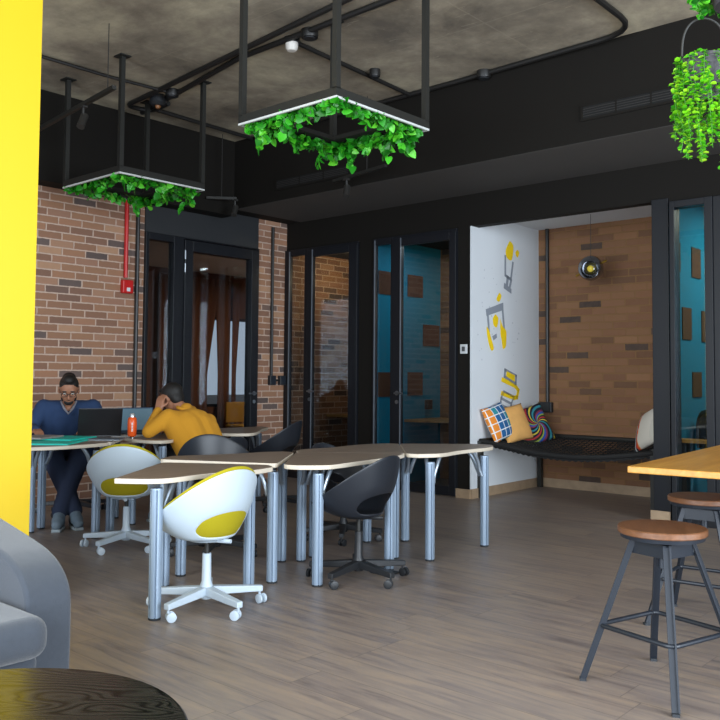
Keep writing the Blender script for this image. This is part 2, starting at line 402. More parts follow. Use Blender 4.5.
# right glazed booth
mb = MB().box(-3.10, -3.05, 7.72, 9.3, 0, 3.2); mb.box(-3.05, 0.5, 9.2, 9.3, 0, 3.2)
struct('wall_right_booth', mb, TEAL, 'teal acoustic walls of the glazed room on the right', 'wall')
sbox('ceiling_right_booth', WHITE_WALL, (-3.05, 0.5, 7.62, 9.3, 3.0, 3.2), 'ceiling of the glazed room on the right', 'ceiling')
sbox('wall_right_booth_side', TEAL, (0.45, 0.55, 7.62, 9.3, 0, 3.2), 'far side wall of the glazed room on the right', 'wall')
mb = MB()
for (y0, z0, y1, z1) in ((8.102,2.245,8.325,2.532),(7.73,2.264,7.814,2.531),(7.855,1.641,8.075,1.941),(8.342,1.636,8.5,1.934),(8.092,1.10,8.317,1.338),(7.73,1.10,7.793,1.334)):
    mb.box(-3.05, -3.04, y0, y1, z0, z1)
struct('trim_2', mb, BROWN_PANEL, 'brown squares on the teal wall of the glazed room', 'wall panels')
# meeting room behind the left glass door
mb = MB().box(-11.6, -11.5, 3.2, 10.5, 0, 0.75); mb.box(-11.6, -11.5, 3.2, 10.5, 2.265, 4.0)
mb.box(-11.6, -11.5, 3.2, 8.80, 0.75, 2.265); mb.box(-11.6, -11.5, 10.1, 10.5, 0.75, 2.265)
mb.box(-11.6, -8.15, 3.1, 3.2, 0, 4.0); mb.box(-11.6, -8.15, 10.5, 10.6, 0, 4.0); mb.box(-8.15, -8.10, 8.8, 10.5, 0, 4.0)
struct('wall_meeting_room', mb, WOODBROWN, 'dark brown walls of the room beyond the glass door', 'wall')
sbox('ceiling_meeting_room', WHITE_WALL, (-11.6, -8.15, 3.1, 10.6, 3.0, 3.1), 'pale ceiling of the room beyond the glass door', 'ceiling')
sbox('ground', mat('distant_scrub', '4a4038', 1.0), (-60, -12.2, -10, 60, -0.5, -0.4), 'dull brown land seen through the far window', 'ground')
# yellow pillar
struct('wall_yellow_pillar', MB().box(-5.2, -4.575, 1.3, 2.345, 0, ZC), YELLOW_WALL, 'bright yellow pillar filling the left edge', 'pillar')

# ------------------------------------------------------------------ doors
def lever(parent, m, p, d, n_, rz=0):
    """escutcheon + lever at p, lever pointing along d, out along n_"""
    p = Vector(p); d = Vector(d); n_ = Vector(n_)
    mb = MB().tube([p, p+n_*0.05, p+n_*0.055+d*0.02, p+n_*0.055+d*0.12], 0.009, 8)
    q = Vector((0,0,1))
    mb.tube([p+q*0.0, p+n_*0.012], 0.026, 12); mb.tube([p-q*0.10, p-q*0.10+n_*0.012], 0.022, 12)
    return mb.build('handle', m, parent, smooth=True)
CH = mat('satin_steel_handle', '8c9298', 0.3, metal=0.9)
d1 = struct('door_1', None, None, 'tall anthracite glass door with side pane in the left brick wall', 'door')
mb = MB(); x0, x1 = -8.11, -8.0
mb.box(x0, x1, 5.36, 5.40, 0, 2.85); mb.box(x0, x1, 5.73, 5.865, 0, 2.85); mb.box(x0, x1, 5.40, 5.73, 2.775, 2.85); mb.box(x0, x1, 5.40, 5.73, 0, 0.08)
mb.box(x0, x1, 5.865, 7.0, 2.835, 2.85); mb.box(x0, x1, 6.985, 7.0, 0, 2.835)
mb.build('frame', FRAME, d1, bevel=0.004)
mb = MB(); x0, x1 = -8.10, -7.985
mb.box(x0, x1, 5.87, 5.985, 0.01, 2.825); mb.box(x0, x1, 6.87, 6.98, 0.01, 2.825); mb.box(x0, x1, 5.985, 6.87, 2.70, 2.825); mb.box(x0, x1, 5.985, 6.87, 0.01, 0.12)
lf = mb.build('door_leaf', FRAME, d1, bevel=0.004)
MB().box(-8.06, -8.05, 5.985, 6.87, 0.12, 2.70).build('glass', GLASS, d1)
MB().box(-8.06, -8.05, 5.40, 5.73, 0.08, 2.775).build('side_glass', GLASS, d1)
lever(d1, CH, (-7.985, 6.925, 1.06), (0, -1, 0), (1, 0, 0))
mb = MB()
for z in (2.45, 2.6): mb.tube([(-7.98, 5.868, z), (-7.98, 5.868, z+0.1)], 0.011, 8)
mb.build('hinge', CH, d1, smooth=True)

HIGHLIGHT = mat('grey_edge_highlight', '6a7078', 0.4, metal=0.3)  # thin grey strips stand in for light caught on the door edges
def booth(n, j0, p0, p1, s0, g0, g1, s1, top, lab):
    d = struct('door_%d' % n, None, None, lab, 'door')
    mb = MB(); y0, y1 = 7.46, 7.505
    mb.box(j0, p0, y0, y1, 0, top); mb.box(p0, p1, y0, y1, 2.80, top); mb.box(p0, p1, y0, y1, 0, 0.08); mb.box(p1, s0, y0, y1, 0, top); mb.box(s0, s1, y0, y1, 2.85, top)
    mb.build('frame', FRAME, d, bevel=0.004)
    mb = MB(); y0, y1 = 7.445, 7.495
    mb.box(s0, g0, y0, y1, 0.01, 2.85); mb.box(g1, s1, y0, y1, 0.01, 2.85); mb.box(g0, g1, y0, y1, 2.76, 2.85); mb.box(g0, g1, y0, y1, 0.01, 0.11)
    mb.build('door_leaf', FRAME, d, bevel=0.004)
    MB().box(p0, p1, 7.488, 7.496, 0.08, 2.80).build('side_glass', GLASS, d)
    MB().box(g0, g1, 7.470, 7.478, 0.11, 2.76).build('glass', GLASS, d)
    MB().box(g0-.010, g0, 7.436, 7.446, 0.01, 2.85).build('edge_highlight', HIGHLIGHT, d)
    MB().box(p0-.016, p0-.004, 7.450, 7.461, 0.01, 2.86).build('edge_highlight', HIGHLIGHT, d)
    lever(d, CH, ((s0+g0)/2+0.02, 7.445, 1.09), (1, 0, 0), (0, -1, 0))
booth(2, -8.03, -7.93, -7.67, -7.61, -7.51, -6.90, -6.765, 2.88, 'first anthracite framed glass booth door right of the brick pier')
booth(3, -6.53, -6.485, -6.257, -6.23, -6.09, -5.42, -5.335, 2.88, 'second glass booth door with teal wall showing through it')
d4 = struct('window_1', None, None, 'narrow glazed panel right of the alcove post', 'window')
mb = MB(); mb.box(-3.0, -2.955, 7.45, 7.58, 0, 2.86); mb.box(-2.69, -2.62, 7.45, 7.58, 0, 2.86); mb.box(-2.955, -2.69, 7.45, 7.58, 2.80, 2.86); mb.box(-2.955, -2.69, 7.45, 7.58, 0, 0.08)
mb.box(-2.62, -2.45, 7.47, 7.60, 0, 2.86)
mb.build('frame', FRAME, d4, bevel=0.004)
MB().box(-2.955, -2.69, 7.50, 7.508, 0.08, 2.80).build('glass', GLASS, d4)
# meeting room window frame and curtains, beyond the left door
w2 = struct('window_2', None, None, 'far window with bright sky seen through the left glass door', 'window')
mb = MB()
for y in (8.80, 9.34, 10.05): mb.box(-11.58, -11.5, y, y+0.05, 0.75, 2.265)
mb.box(-11.58, -11.5, 8.8, 10.1, 0.75, 0.80); mb.box(-11.58, -11.5, 8.8, 10.1, 2.22, 2.265)
mb.build('frame', FRAME, w2)

def curtain(y0, y1, t0, t1, label):
    mb = MB(); n = 40; a = []; b = []; m_ = []
    for i in range(n+1):
        t = i/n; x = -11.42 + 0.012*math.sin(t*(y1-y0)*55)
        for lst, z, A, B in ((a, 0.03, y0, y1), (m_, 1.3, y0, y1), (b, 2.9, t0, t1)):
            lst.append(mb.bm.verts.new((x, A+(B-A)*t, z)))
    for i in range(n):
        mb.bm.faces.new((a[i], a[i+1], m_[i+1], m_[i])); mb.bm.faces.new((m_[i], m_[i+1], b[i+1], b[i]))
    o = mb.build('curtain', WOODBROWN, smooth=True, angle=180)
    s_ = o.modifiers.new('thickness', 'SOLIDIFY'); s_.thickness = 0.01
    return tag(o, label, 'curtain')
curtain(7.9, 8.87, 7.9, 9.12, 'wide brown curtain left of the far window beyond the glass door')
curtain(9.10, 9.34, 9.02, 9.36, 'narrow brown curtain between the two bright panes beyond the glass door')
curtain(9.40, 9.50, 9.40, 9.60, 'slim brown curtain beside the right bright pane beyond the glass door')

# ------------------------------------------------------------------ ceiling services
def pipe(name, pts, r, label, cat='conduit', m=CONDUIT, group=None, n=8):
    return tag(MB().tube(pts, r, n).build(name, m, smooth=True), label, cat, group)
Z = ZC - 0.025
def bend(pts, k=5, r=0.12):
    out = [Vector(pts[0])]
    for i in range(1, len(pts)-1):
        p = Vector(pts[i]); a = (Vector(pts[i-1])-p); b = (Vector(pts[i+1])-p)
        rr = min(r, a.length*.45, b.length*.45); s_ = p+a.normalized()*rr; e = p+b.normalized()*rr
        for j in range(k+1):
            t = j/k; out.append(s_*(1-t)**2+p*2*t*(1-t)+e*t*t)
    out.append(Vector(pts[-1])); return out
pipe('conduit', bend([(-3.3, 4.36, Z), (-6.9, 4.72, Z), (-7.55, 4.78, Z), (-7.5, 5.06, Z), (-7.15, 5.02, Z)]), 0.024, 'black ceiling conduit, upper line of the pair, looping near the junction box')
pipe('conduit', [(-3.4, 4.64, Z), (-5.64, 4.68, Z), (-7.35, 4.98, Z), (-7.62, 5.02, Z)], 0.024, 'black ceiling conduit, lower line of the pair, passing the round detector')
pipe('conduit', [(-6.93, 3.0, Z), (-6.92, 4.2, Z), (-6.86, 4.80, Z)], 0.016, 'thin ceiling conduit entering the junction box from the left')
pipe('conduit', [(-7.42, 5.05, Z), (-7.47, 6.40, Z)], 0.022, 'ceiling conduit running along the left bulkhead to the corner')
pipe('conduit', [(-5.02, 4.72, Z), (-5.12, 6.38, Z)], 0.020, 'ceiling conduit running from the detector to the back bulkhead')
pipe('conduit', bend([(-7.4, 6.39, Z), (-4.4, 6.37, Z), (-2.78, 6.32, Z), (-2.76, 4.9, Z), (-2.9, 3.0, Z)], r=0.32), 0.023, 'thick black conduit hugging the top of the back bulkhead and turning')
for (x, y, s_, l) in ((-6.84, 4.84, 0.065, 'black junction box on the ceiling above the left planter'), (-4.25, 6.36, 0.065, 'black junction box on the conduit along the back bulkhead'),
                  (-4.80, 4.70, 0.07, 'black junction box on the ceiling behind the large planter'), (-4.98, 5.70, 0.05, 'small black junction box on the detector conduit')):
    t = thing('junction_box', (x, y, ZC-0.07), l, 'junction box')
    MB().lathe([(0, 0.005), (s_*0.95, 0.005), (s_, 0.015), (s_, 0.07), (0, 0.07)], 14).build('box_body', CONDUIT, t, smooth=True)
    MB().lathe([(0, -0.004), (s_*0.7, -0.004), (s_*0.7, 0.006), (0, 0.006)], 14).build('cover', BLACK_PL, t, smooth=True)
t = thing('fire_beacon', (-7.1, 4.86, ZC-0.12), 'dark beacon with a small amber lens below the junction box', 'beacon')
MB().lathe([(0, 0.02), (0.06, 0.02), (0.085, 0.05), (0.085, 0.12), (0, 0.12)], 16).build('beacon_base', BLACK_PL, t, smooth=True)
MB().lathe([(0, -0.01), (0.02, -0.005), (0.03, 0.02), (0, 0.02)], 12).build('lens', mat('amber_lens', '8a5a34', 0.3), t, smooth=True)
t = thing('smoke_detector', (-5.03, 4.72, ZC-0.13), 'white round smoke detector on the concrete ceiling', 'smoke detector')
MB().lathe([(0, 0.02), (0.036, 0.024), (0.05, 0.045), (0.053, 0.09), (0, 0.09)], 24).build('sensor_body', mat('off_white_plastic', 'd9d4cc', 0.5), t, smooth=True)
MB().lathe([(0, 0.089), (0.062, 0.089), (0.066, 0.13), (0, 0.13)], 24).build('base_ring', BLACK_PL, t, smooth=True)

def spot(parent, x, y, z, tilt=(0.3, -0.5)):
    o = MB()
    o.tube([(x, y, z), (x, y, z-0.07)], 0.012, 8)
    o.box(x-0.03, x+0.03, y-0.02, y+0.02, z-0.0, z+0.02)
    s_ = o.build('spot_arm', WIRE, parent, smooth=True)
    c = Vector((x, y, z-0.10)); d = Vector((tilt[0], tilt[1], -1)).normalized()
    MB().tube([c-d*0.05, c+d*0.08], 0.033, 14).build('spot_head', WIRE, parent, smooth=True)
def rail(a, b, wires, spots, label):
    t = thing('track_light', (0, 0, 0), label, 'track light')
    MB().bar(a, b, 0.035, 0.03).build('rail', BLACK_METAL, t)
    for k in wires:
        p = Vector(a).lerp(Vector(b), k)
        MB().tube([p, (p.x, p.y, ZC if p.y < 6.4 else 3.24)], 0.004, 6).build('wire', WIRE, t)
    for k in spots:
        p = Vector(a).lerp(Vector(b), k)
        spot(t, p.x, p.y, p.z-0.03)
rail((-5.80, 3.57, 3.5), (-7.75, 3.80, 3.5), (0.06, 0.9), (0.29,), 'hung black track light with one spotlight beside the left planter')
rail((-5.25, 6.18, 3.30), (-6.0, 6.24, 3.27), (0.35,), (0.74,), 'short hung track light with a spotlight under the large planter')
rail((-7.55, 6.25, 3.30), (-7.78, 6.0, 3.30), (0.5,), (0.05,), 'short dark track light with a spotlight above the brick pier')

def vent(x0, x1, z0, z1, label):
    t = thing('air_vent', ((x0+x1)/2, 6.42, z0), label, 'air vent'); w_ = (x1-x0)/2; h = z1-z0
    MB().box(-w_, w_, -0.008, 0.0, 0, h).build('vent_back', mat('vent_black', '0d0d0d', 0.9), t)
    mb = MB()
    mb.box(-w_-.02, w_+.02, -0.014, 0.0, -0.02, 0); mb.box(-w_-.02, w_+.02, -0.014, 0, h, h+0.02); mb.box(-w_-.02, -w_, -0.014, 0, 0, h); mb.box(w_, w_+.02, -0.014, 0, 0, h)
    for k in (1/3, 2/3): mb.box(-w_+2*w_*k-.006, -w_+2*w_*k+.006, -0.014, 0, 0, h)
    mb.build('vent_frame', BLACK_WALL, t)
    mb = MB()
    for k in range(1, 5): mb.box(-w_, w_, -0.012, -0.002, h*k/5-0.003, h*k/5+0.003)
    mb.build('slats', mat('vent_slat', '262422', 0.6), t)
vent(-3.30, -2.42, 3.425, 3.525, 'slim three part air vent on the right of the back bulkhead')
vent(-7.05, -5.95, 3.37, 3.46, 'slim dark air vent in the back bulkhead behind the large planter')

# ------------------------------------------------------------------ wall fittings
pipe('fire_conduit', [(-8.015, 5.12, 3.155), (-8.015, 5.12, 2.32)], 0.022, 'red conduit dropping down the brick wall to the call point', m=RED)
t = thing('fire_call_point', (-8.04, 5.135, 2.17), 'red fire call point on the left brick wall', 'call point')
MB().box(0, 0.06, -0.065, 0.065, -0.02, 0.125).build('call_box', RED, t, bevel=0.012)
MB().box(0.06, 0.066, -0.02, 0.02, 0.0, 0.04).build('call_label', PAPER, t)
pipe('wall_conduit', [(-8.015, 5.262, 3.155), (-8.015, 5.262, 0.9)], 0.022, 'black conduit running down the brick wall beside the red one')
pipe('wall_conduit', [(-8.015, 7.235, 3.155), (-8.015, 7.235, 1.28)], 0.02, 'black conduit dropping to the twin sockets on the brick pier')
def socket(name, loc, ax, label, group=None):
    t = thing(name, loc, label, 'socket', group)
    if ax == 'x': MB().box(0, 0.055, -0.05, 0.05, -0.06, 0.06).build('socket_box', BLACK_PL, t, bevel=0.008); MB().box(0.055, 0.06, -0.035, 0.035, -0.045, 0.045).build('socket_plate', STEEL, t)
    else: MB().box(-0.085, 0.085, -0.06, 0, -0.06, 0.06).build('socket_box', BLACK_PL, t, bevel=0.008); MB().box(-0.06, 0.06, -0.065, -0.06, -0.045, 0.045).build('socket_plate', mat('socket_grey', '2c2d2e', 0.5), t)
socket('wall_socket', (-8.04, 7.245, 1.22), 'x', 'black socket box under the conduit on the brick pier, left of two')
socket('wall_socket', (-8.04, 7.415, 1.22), 'x', 'black socket box on the brick pier, right of two')
pipe('socket_link', [(-8.01, 7.29, 1.22), (-8.01, 7.37, 1.22)], 0.012, 'short link between the two black sockets on the pier')
pipe('wall_conduit', [(-5.065, 8.925, 3.04), (-5.065, 8.925, 0.98)], 0.022, 'black conduit down the alcove brick wall beside the mural')
socket('wall_socket', (-5.085, 8.95, 0.93), 'y', 'black socket box at the bottom of the alcove conduit')
t = thing('wall_switch', (-5.245, 7.48, 1.575), 'white square switch with dark rocker on the black door pier', 'switch')
MB().box(-0.045, 0.045, -0.012, 0, -0.05, 0.05).build('switch_plate', mat('switch_white', 'c9ccce', 0.4), t, bevel=0.003)
MB().box(-0.018, 0.018, -0.018, -0.012, -0.025, 0.025).build('rocker', mat('switch_grey', '4a4d50', 0.4), t)

# mural on the white alcove wall: (y, z) outlines
GREYP = mat('mural_grey', '878e98', 0.8); YELP = mat('mural_yellow', 'f0cc00', 0.8)
def paint(parent, name, poly, m, th=0.002):
    mtx = Matrix(((-0.0305,0,1,-5.147+0.0305*7.475),(1,0,0,-0.06),(0,1,0,0),(0,0,0,1)))
    return MB().prism(poly, 0, th, mtx=mtx).build(name, m, parent)
def stroke(parent, name, pts, w_, m, th=0.0015):
    mb = MB(); mtx = Matrix(((-0.0305,0,1,-5.147+0.0305*7.475),(1,0,0,-0.06),(0,1,0,0),(0,0,0,1)))
    for a, b in zip(pts, pts[1:]):
        a = Vector(a); b = Vector(b); d = (b-a).normalized(); n_ = Vector((-d.y, d.x))*w_/2; e = d*w_*0.4
        mb.prism([a-n_-e, b-n_+e, b+n_+e, a+n_-e], 0, th, mtx=mtx)
    return mb.build(name, m, parent)
mu = bpy.data.objects.new('wall_mural', None); COL.objects.link(mu); tag(mu, 'grey and yellow painted mural of shapes on the white alcove wall', 'mural')
def smooth_poly(p):
    p = [tuple(q) for q in p]; q = catmull(p+[p[0]], 4); return q[:-1]
for p in ([(8.332,2.826),(8.409,2.779),(8.391,2.649),(8.355,2.605),(8.267,2.627),(8.244,2.712)], [(8.5,2.745),(8.542,2.714),(8.5,2.655),(8.457,2.704)],
          [(8.108,2.218),(8.145,2.182),(8.099,2.116),(8.042,2.143)], [(8.023,1.971),(8.079,1.928),(8.051,1.833),(7.986,1.846),(7.967,1.922)],
          [(8.122,1.93),(8.17,1.85),(8.245,1.80),(8.255,1.74),(8.242,1.626),(8.179,1.596),(8.156,1.685),(8.13,1.76)], [(7.837,1.826),(7.884,1.79),(7.93,1.70),(7.986,1.595),(7.925,1.573),(7.856,1.705)]):
    paint(mu, 'yellow_blob', smooth_poly(p), YELP)
paint(mu, 'yellow_square', [(8.259,1.347),(8.442,1.298),(8.436,1.226),(8.25,1.289)], YELP)
paint(mu, 'yellow_corner', [(8.144,0.945),(8.25,0.906),(8.149,0.86)], YELP)
stroke(mu, 'yellow_hook', [(8.17,1.25),(8.45,1.178),(8.52,1.13),(8.49,1.05),(8.42,1.045),(8.16,1.10)], 0.05, YELP)
stroke(mu, 'grey_cup', [(8.232,2.64),(8.232,2.425),(8.355,2.386),(8.40,2.58)], 0.035, GREYP)
stroke(mu, 'grey_stand', [(8.285,2.40),(8.268,2.32)], 0.05, GREYP); stroke(mu, 'grey_stand', [(8.36,2.38),(8.33,2.30)], 0.04, GREYP)
paint(mu, 'grey_bar', [(8.208,2.338),(8.365,2.280),(8.365,2.225),(8.197,2.275)], GREYP)
paint(mu, 'grey_roof', [(7.82,2.013),(8.185,2.112),(8.19,2.03),(7.835,1.94)], GREYP)
stroke(mu, 'grey_post', [(7.86,1.98),(7.885,1.78)], 0.035, GREYP); stroke(mu, 'grey_post', [(8.17,2.05),(8.208,1.81)], 0.035, GREYP)
paint(mu, 'grey_notch', [(7.953,1.724),(8.042,1.759),(8.053,1.715),(7.98,1.68)], GREYP)
stroke(mu, 'grey_square', [(8.225,1.36),(8.47,1.292),(8.462,1.205),(8.215,1.285),(8.225,1.36)], 0.035, GREYP)
stroke(mu, 'grey_box', [(8.14,1.045),(8.36,0.98),(8.345,0.91),(8.125,0.975),(8.14,1.045)], 0.03, GREYP)
stroke(mu, 'grey_box', [(8.14,1.045),(8.20,1.12),(8.42,1.055),(8.36,0.98)], 0.025, GREYP)
SPECK = mat('mural_pale_grey', 'b4bac2', 0.8)
for i in range(26):
    y = random.choice((7.72, 8.45, 7.95)) + random.uniform(-.07, .1); z = random.uniform(1.4, 2.5); s_ = random.uniform(.006, .014)
    if i < 26: paint(mu, 'grey_speck', [(y-s_, z), (y, z-s_), (y+s_, z), (y, z+s_)], SPECK, 0.001)

# ------------------------------------------------------------------ planters
LEAF = bpy.data.materials.new('green_leaf'); LEAF.use_nodes = True
def leaf_setup(m, stops, rough=0.45):
    g = NT(m); n = g.nt.nodes.new('ShaderNodeNewGeometry')
    g.color(g.ramp(n.outputs['Random Per Island'], stops)); g.b.inputs['Roughness'].default_value = rough
    g.b.inputs['Subsurface Weight'].default_value = 0.0
leaf_setup(LEAF, [(0, '0f5c0c'), (0.4, '1f8a14'), (0.75, '3aa81e'), (1, '5cc02a')])
LEAF2 = bpy.data.materials.new('lime_leaf'); LEAF2.use_nodes = True
leaf_setup(LEAF2, [(0, '2a8a10'), (0.4, '58b414'), (0.75, '80cf1c'), (1, 'a8e030')])
HEART = [(0, 0), (0.32, -0.12), (0.5, 0.15), (0.42, 0.5), (0.2, 0.82), (0, 1.0), (-0.2, 0.82), (-0.42, 0.5), (-0.5, 0.15), (-0.32, -0.12)]
def leaf(mb, p, d, n_, size, shape=HEART, curl=0.25):
    d = Vector(d).normalized(); n_ = Vector(n_); s_ = d.cross(n_)
    if s_.length < 1e-3: s_ = Vector((1, 0, 0))
    s_.normalize(); n_ = s_.cross(d)
    c = mb.bm.verts.new(Vector(p)+d*size*0.35 - n_*size*0.06)
    vs = [mb.bm.verts.new(Vector(p)+s_*x*size+d*y*size - n_*size*curl*(y*y) + n_*abs(x)*size*0.25) for x, y in shape]
    for i in range(len(vs)): mb.bm.faces.new((c, vs[i], vs[(i+1) % len(vs)]))
def frame_planter(c, w_, d_, z, label, nleaf, tails, seed, th=0.05):
    rnd = random.Random(seed)
    t = thing('hanging_planter', (c[0], c[1], z), label, 'planter')
    a, b, H = w_/2, d_/2, ZC-z
    p_ = 0.020
    for sx in (-1, 1):
        for sy in (-1, 1):
            mb = MB(); mb.box(sx*(a-p_)-p_, sx*(a-p_)+p_, sy*(b-p_)-p_, sy*(b-p_)+p_, 0.05, H)
            mb.box(sx*(a-p_)-0.06, sx*(a-p_)+0.06, sy*(b-p_)-0.05, sy*(b-p_)+0.05, H-0.01, H)
            mb.build('post', BLACK_METAL, t)
    mb = MB()
    for s_ in (-1, 1):
        mb.box(-a, a, s_*(b-.03)-.03, s_*(b-.03)+.03, 0, 0.055); mb.box(s_*(a-.03)-.03, s_*(a-.03)+.03, -b+.06, b-.06, 0, 0.055)
    mb.build('tray_frame', BLACK_METAL, t)
    mb = MB()
    for s_ in (-1, 1):
        mb.box(-a, a, s_*(b-.008)-.008, s_*(b-.008)+.008, -0.014, 0); mb.box(s_*(a-.008)-.008, s_*(a-.008)+.008, -b+.016, b-.016, -0.014, 0)
    mb.build('light_strip', LEDW, t)
    q = 0.12; mb = MB()
    for s_ in (-1, 1):
        mb.box(-a+.06, a-.06, s_*(b-.06-q/2)-q/2, s_*(b-.06-q/2)+q/2, 0.02, 0.05); mb.box(s_*(a-.06-q/2)-q/2, s_*(a-.06-q/2)+q/2, -b+.06+q, b-.06-q, 0.02, 0.05)
    mb.build('planting_tray', mat('tray_black', '161613', 0.8), t)
    mb = MB()
    def ring():
        s_ = rnd.random()*4; k = int(s_); f = (s_-k)*2-1; off = rnd.uniform(0.035, 0.13 if nleaf > 600 else 0.12)
        return [(f*a*0.96, -(b-off)), (f*a*0.96, b-off), (-(a-off), f*b*0.96), (a-off, f*b*0.96)][k]
    for i in range(nleaf):
        x, y = ring(); zz = rnd.uniform(-0.05, 0.01)
        d = Vector((rnd.gauss(0, .7), rnd.gauss(0, .7), rnd.uniform(-0.7, 0.3)))
        n_ = Vector((rnd.gauss(0, .5), rnd.gauss(0, .5)-0.5, rnd.gauss(0, .6)))
        leaf(mb, (x, y, zz), d, n_, rnd.uniform(0.038, 0.065))
    for i in range(tails):
        x, y = ring(); L = rnd.uniform(0.05, 0.17); k = int(L/0.02)
        dx, dy = rnd.gauss(0, .05), rnd.gauss(0, .05)
        for j in range(k):
            f = j/k
            leaf(mb, (x+dx*f, y+dy*f, -0.03-L*f), (rnd.gauss(0, .7), rnd.gauss(0, .7), -0.8), (rnd.gauss(0, .6), -0.6, rnd.gauss(0, .4)), rnd.uniform(0.04, 0.068))
    mb.build('foliage', LEAF, t, smooth=True, angle=180)
    return t
frame_planter((-6.89, 4.47), 0.95, 0.91, 3.02, 'left black frame planter of trailing greenery above the brick wall', 480, 16, 3)
frame_planter((-4.085, 4.25), 0.94, 0.95, 3.02, 'central black frame planter of trailing greenery with a pale light edge', 850, 34, 4)

def hanging_pot(c, z, r, h, L, n, label, seed, zt, lsize=0.018, lm=None):
    rnd = random.Random(seed)
    t = thing('hanging_plant', (c[0], c[1], z), label, 'hanging plant')
    MB().lathe([(0, 0), (r*0.7, 0), (r, h), (r*1.04, h), (r*1.04, h+0.012), (r*0.95, h+.012), (r*0.9, h*0.85), (0, h*0.85)], 28).build('pot', mat('charcoal_pot', '3a373b', 0.6), t, smooth=True)
    ang = math.radians(41)
    e = Vector((math.cos(ang), math.sin(ang), 0))
    pts = [e*(r*math.cos(a_)) + Vector((0, 0, h + (0.02 if k in (0, 20) else 0) + 0.16*math.sin(a_)**0.6 if math.sin(a_) > 0 else h)) for k, a_ in enumerate([PI*i/20 for i in range(21)])]
    MB().tube(pts, 0.004, 6).build('bail_handle', WIRE, t, smooth=True)
    MB().tube([(0, 0, h+0.16), (0, 0, zt-z)], 0.004, 6).build('hanging_wire', WIRE, t)
    stems = MB(); lv = MB(); RS = [(0.5*math.cos(2*PI*k/8), 0.5+0.5*math.sin(2*PI*k/8)) for k in range(8)]
    for i in range(n):
        a_ = 2*PI*i/n + rnd.uniform(-.15, .15); ll = L*rnd.uniform(0.55, 1.0)
        pts = []
        for k in range(13):
            f = k/12
            rr = r*(0.75+0.4*min(1, f*4)) + 0.012*math.sin(f*9+i)
            zz = h*0.95 + 0.03*math.sin(min(1, f*4)*PI) - ll*max(0, f-0.08)
            pts.append(Vector((rr*math.cos(a_+0.1*math.sin(f*5+i)), rr*math.sin(a_+0.1*math.sin(f*5+i)), zz)))
        stems.tube(pts, 0.0013, 5)
        m_ = int(ll/0.0055)
        for k in range(m_):
            f = k/m_*11.99; p = pts[int(f)].lerp(pts[int(f)+1], f-int(f))
            b_ = rnd.random()*2*PI
            d = Vector((math.cos(b_), math.sin(b_), rnd.uniform(-.5, .3)))
            leaf(lv, p, d, (rnd.gauss(0, .4), rnd.gauss(0, .4), 1), lsize*rnd.uniform(.7, 1.3), RS, 0.1)
    stems.build('stems', mat('green_stem', '3d7a1e', 0.6), t, smooth=True)
    lv.build('foliage', lm or LEAF2, t, smooth=True, angle=180)
hanging_pot((-1.085, 3.03), 2.25, 0.08, 0.15, 0.40, 34, 'hanging pot with long lime green strands in the upper right', 11, ZC)
hanging_pot((-0.95, 3.0), 2.56, 0.12, 0.13, 0.16, 30, 'higher hanging pot of dark greenery cut by the top right corner', 12, ZC, 0.026, LEAF)

# ------------------------------------------------------------------ alcove contents
NET = mat('black_net_rope', '141414', 0.8)
t = thing('net_bench', (0, 0, 0), 'black hammock net bench with tubular frame in the brick alcove', 'bench')
ZB = 0.60; fr = catmull([(-5.13, 7.62, ZB), (-4.85, 7.62, ZB-0.035), (-4.5, 7.62, ZB-0.085), (-4.1, 7.62, ZB-0.10), (-3.7, 7.62, ZB-0.075), (-3.24, 7.62, ZB-0.01)], 6)
mb = MB(); mb.tube([(-5.13, 7.62, ZB), (-5.13, 8.86, ZB)], 0.025); mb.tube([(-3.24, 7.62, ZB), (-3.24, 8.86, ZB)], 0.025); mb.tube([(-5.13, 8.86, ZB), (-3.24, 8.86, ZB)], 0.03)
mb.build('bench_frame', BLACK_METAL, t, smooth=True)
for (x, y) in ((-5.13, 7.62), (-5.13, 8.86), (-3.24, 7.64), (-3.24, 8.86)):
    MB().box(x-.025, x+.025, y-.025, y+.025, 0, ZB).build('leg', BLACK_METAL, t)
mb = MB(); mb.tube(fr, 0.022); mb.tube([(p[0], p[1]+0.035, p[2]-0.02) for p in fr], 0.02)
mb.build('front_rope', NET, t, smooth=True)
mb = MB(); NX, NY = 34, 22; G = []
for i in range(NX+1):
    u = i/NX; x = -5.13+1.89*u
    zf = ZB - 0.10*math.sin(PI*min(1, max(0, u)))**1.3
    G.append([mb.bm.verts.new((x, 7.62+1.24*(j/NY), zf*(1-j/NY)+ZB*(j/NY) - 0.10*math.sin(PI*u)*math.sin(PI*j/NY))) for j in range(NY+1)])
for i in range(NX):
    for j in range(NY): mb.bm.faces.new((G[i][j], G[i+1][j], G[i+1][j+1], G[i][j+1]))
o = mb.build('net', NET, t); wf = o.modifiers.new('net', 'WIREFRAME'); wf.thickness = 0.012; wf.use_replace = True
# fringe below the front rope
mb = MB()
for i in range(0, len(fr)-1):
    p = Vector(fr[i]); q = Vector(fr[i+1])
    mb.bar(p+Vector((0, .02, -.02)), q+Vector((0, .03, -.045)), 0.012, 0.012); mb.bar(p+Vector((0, .03, -.045)), q+Vector((0, .02, -.02)), 0.012, 0.012)
mb.build('edge_lacing', NET, t)

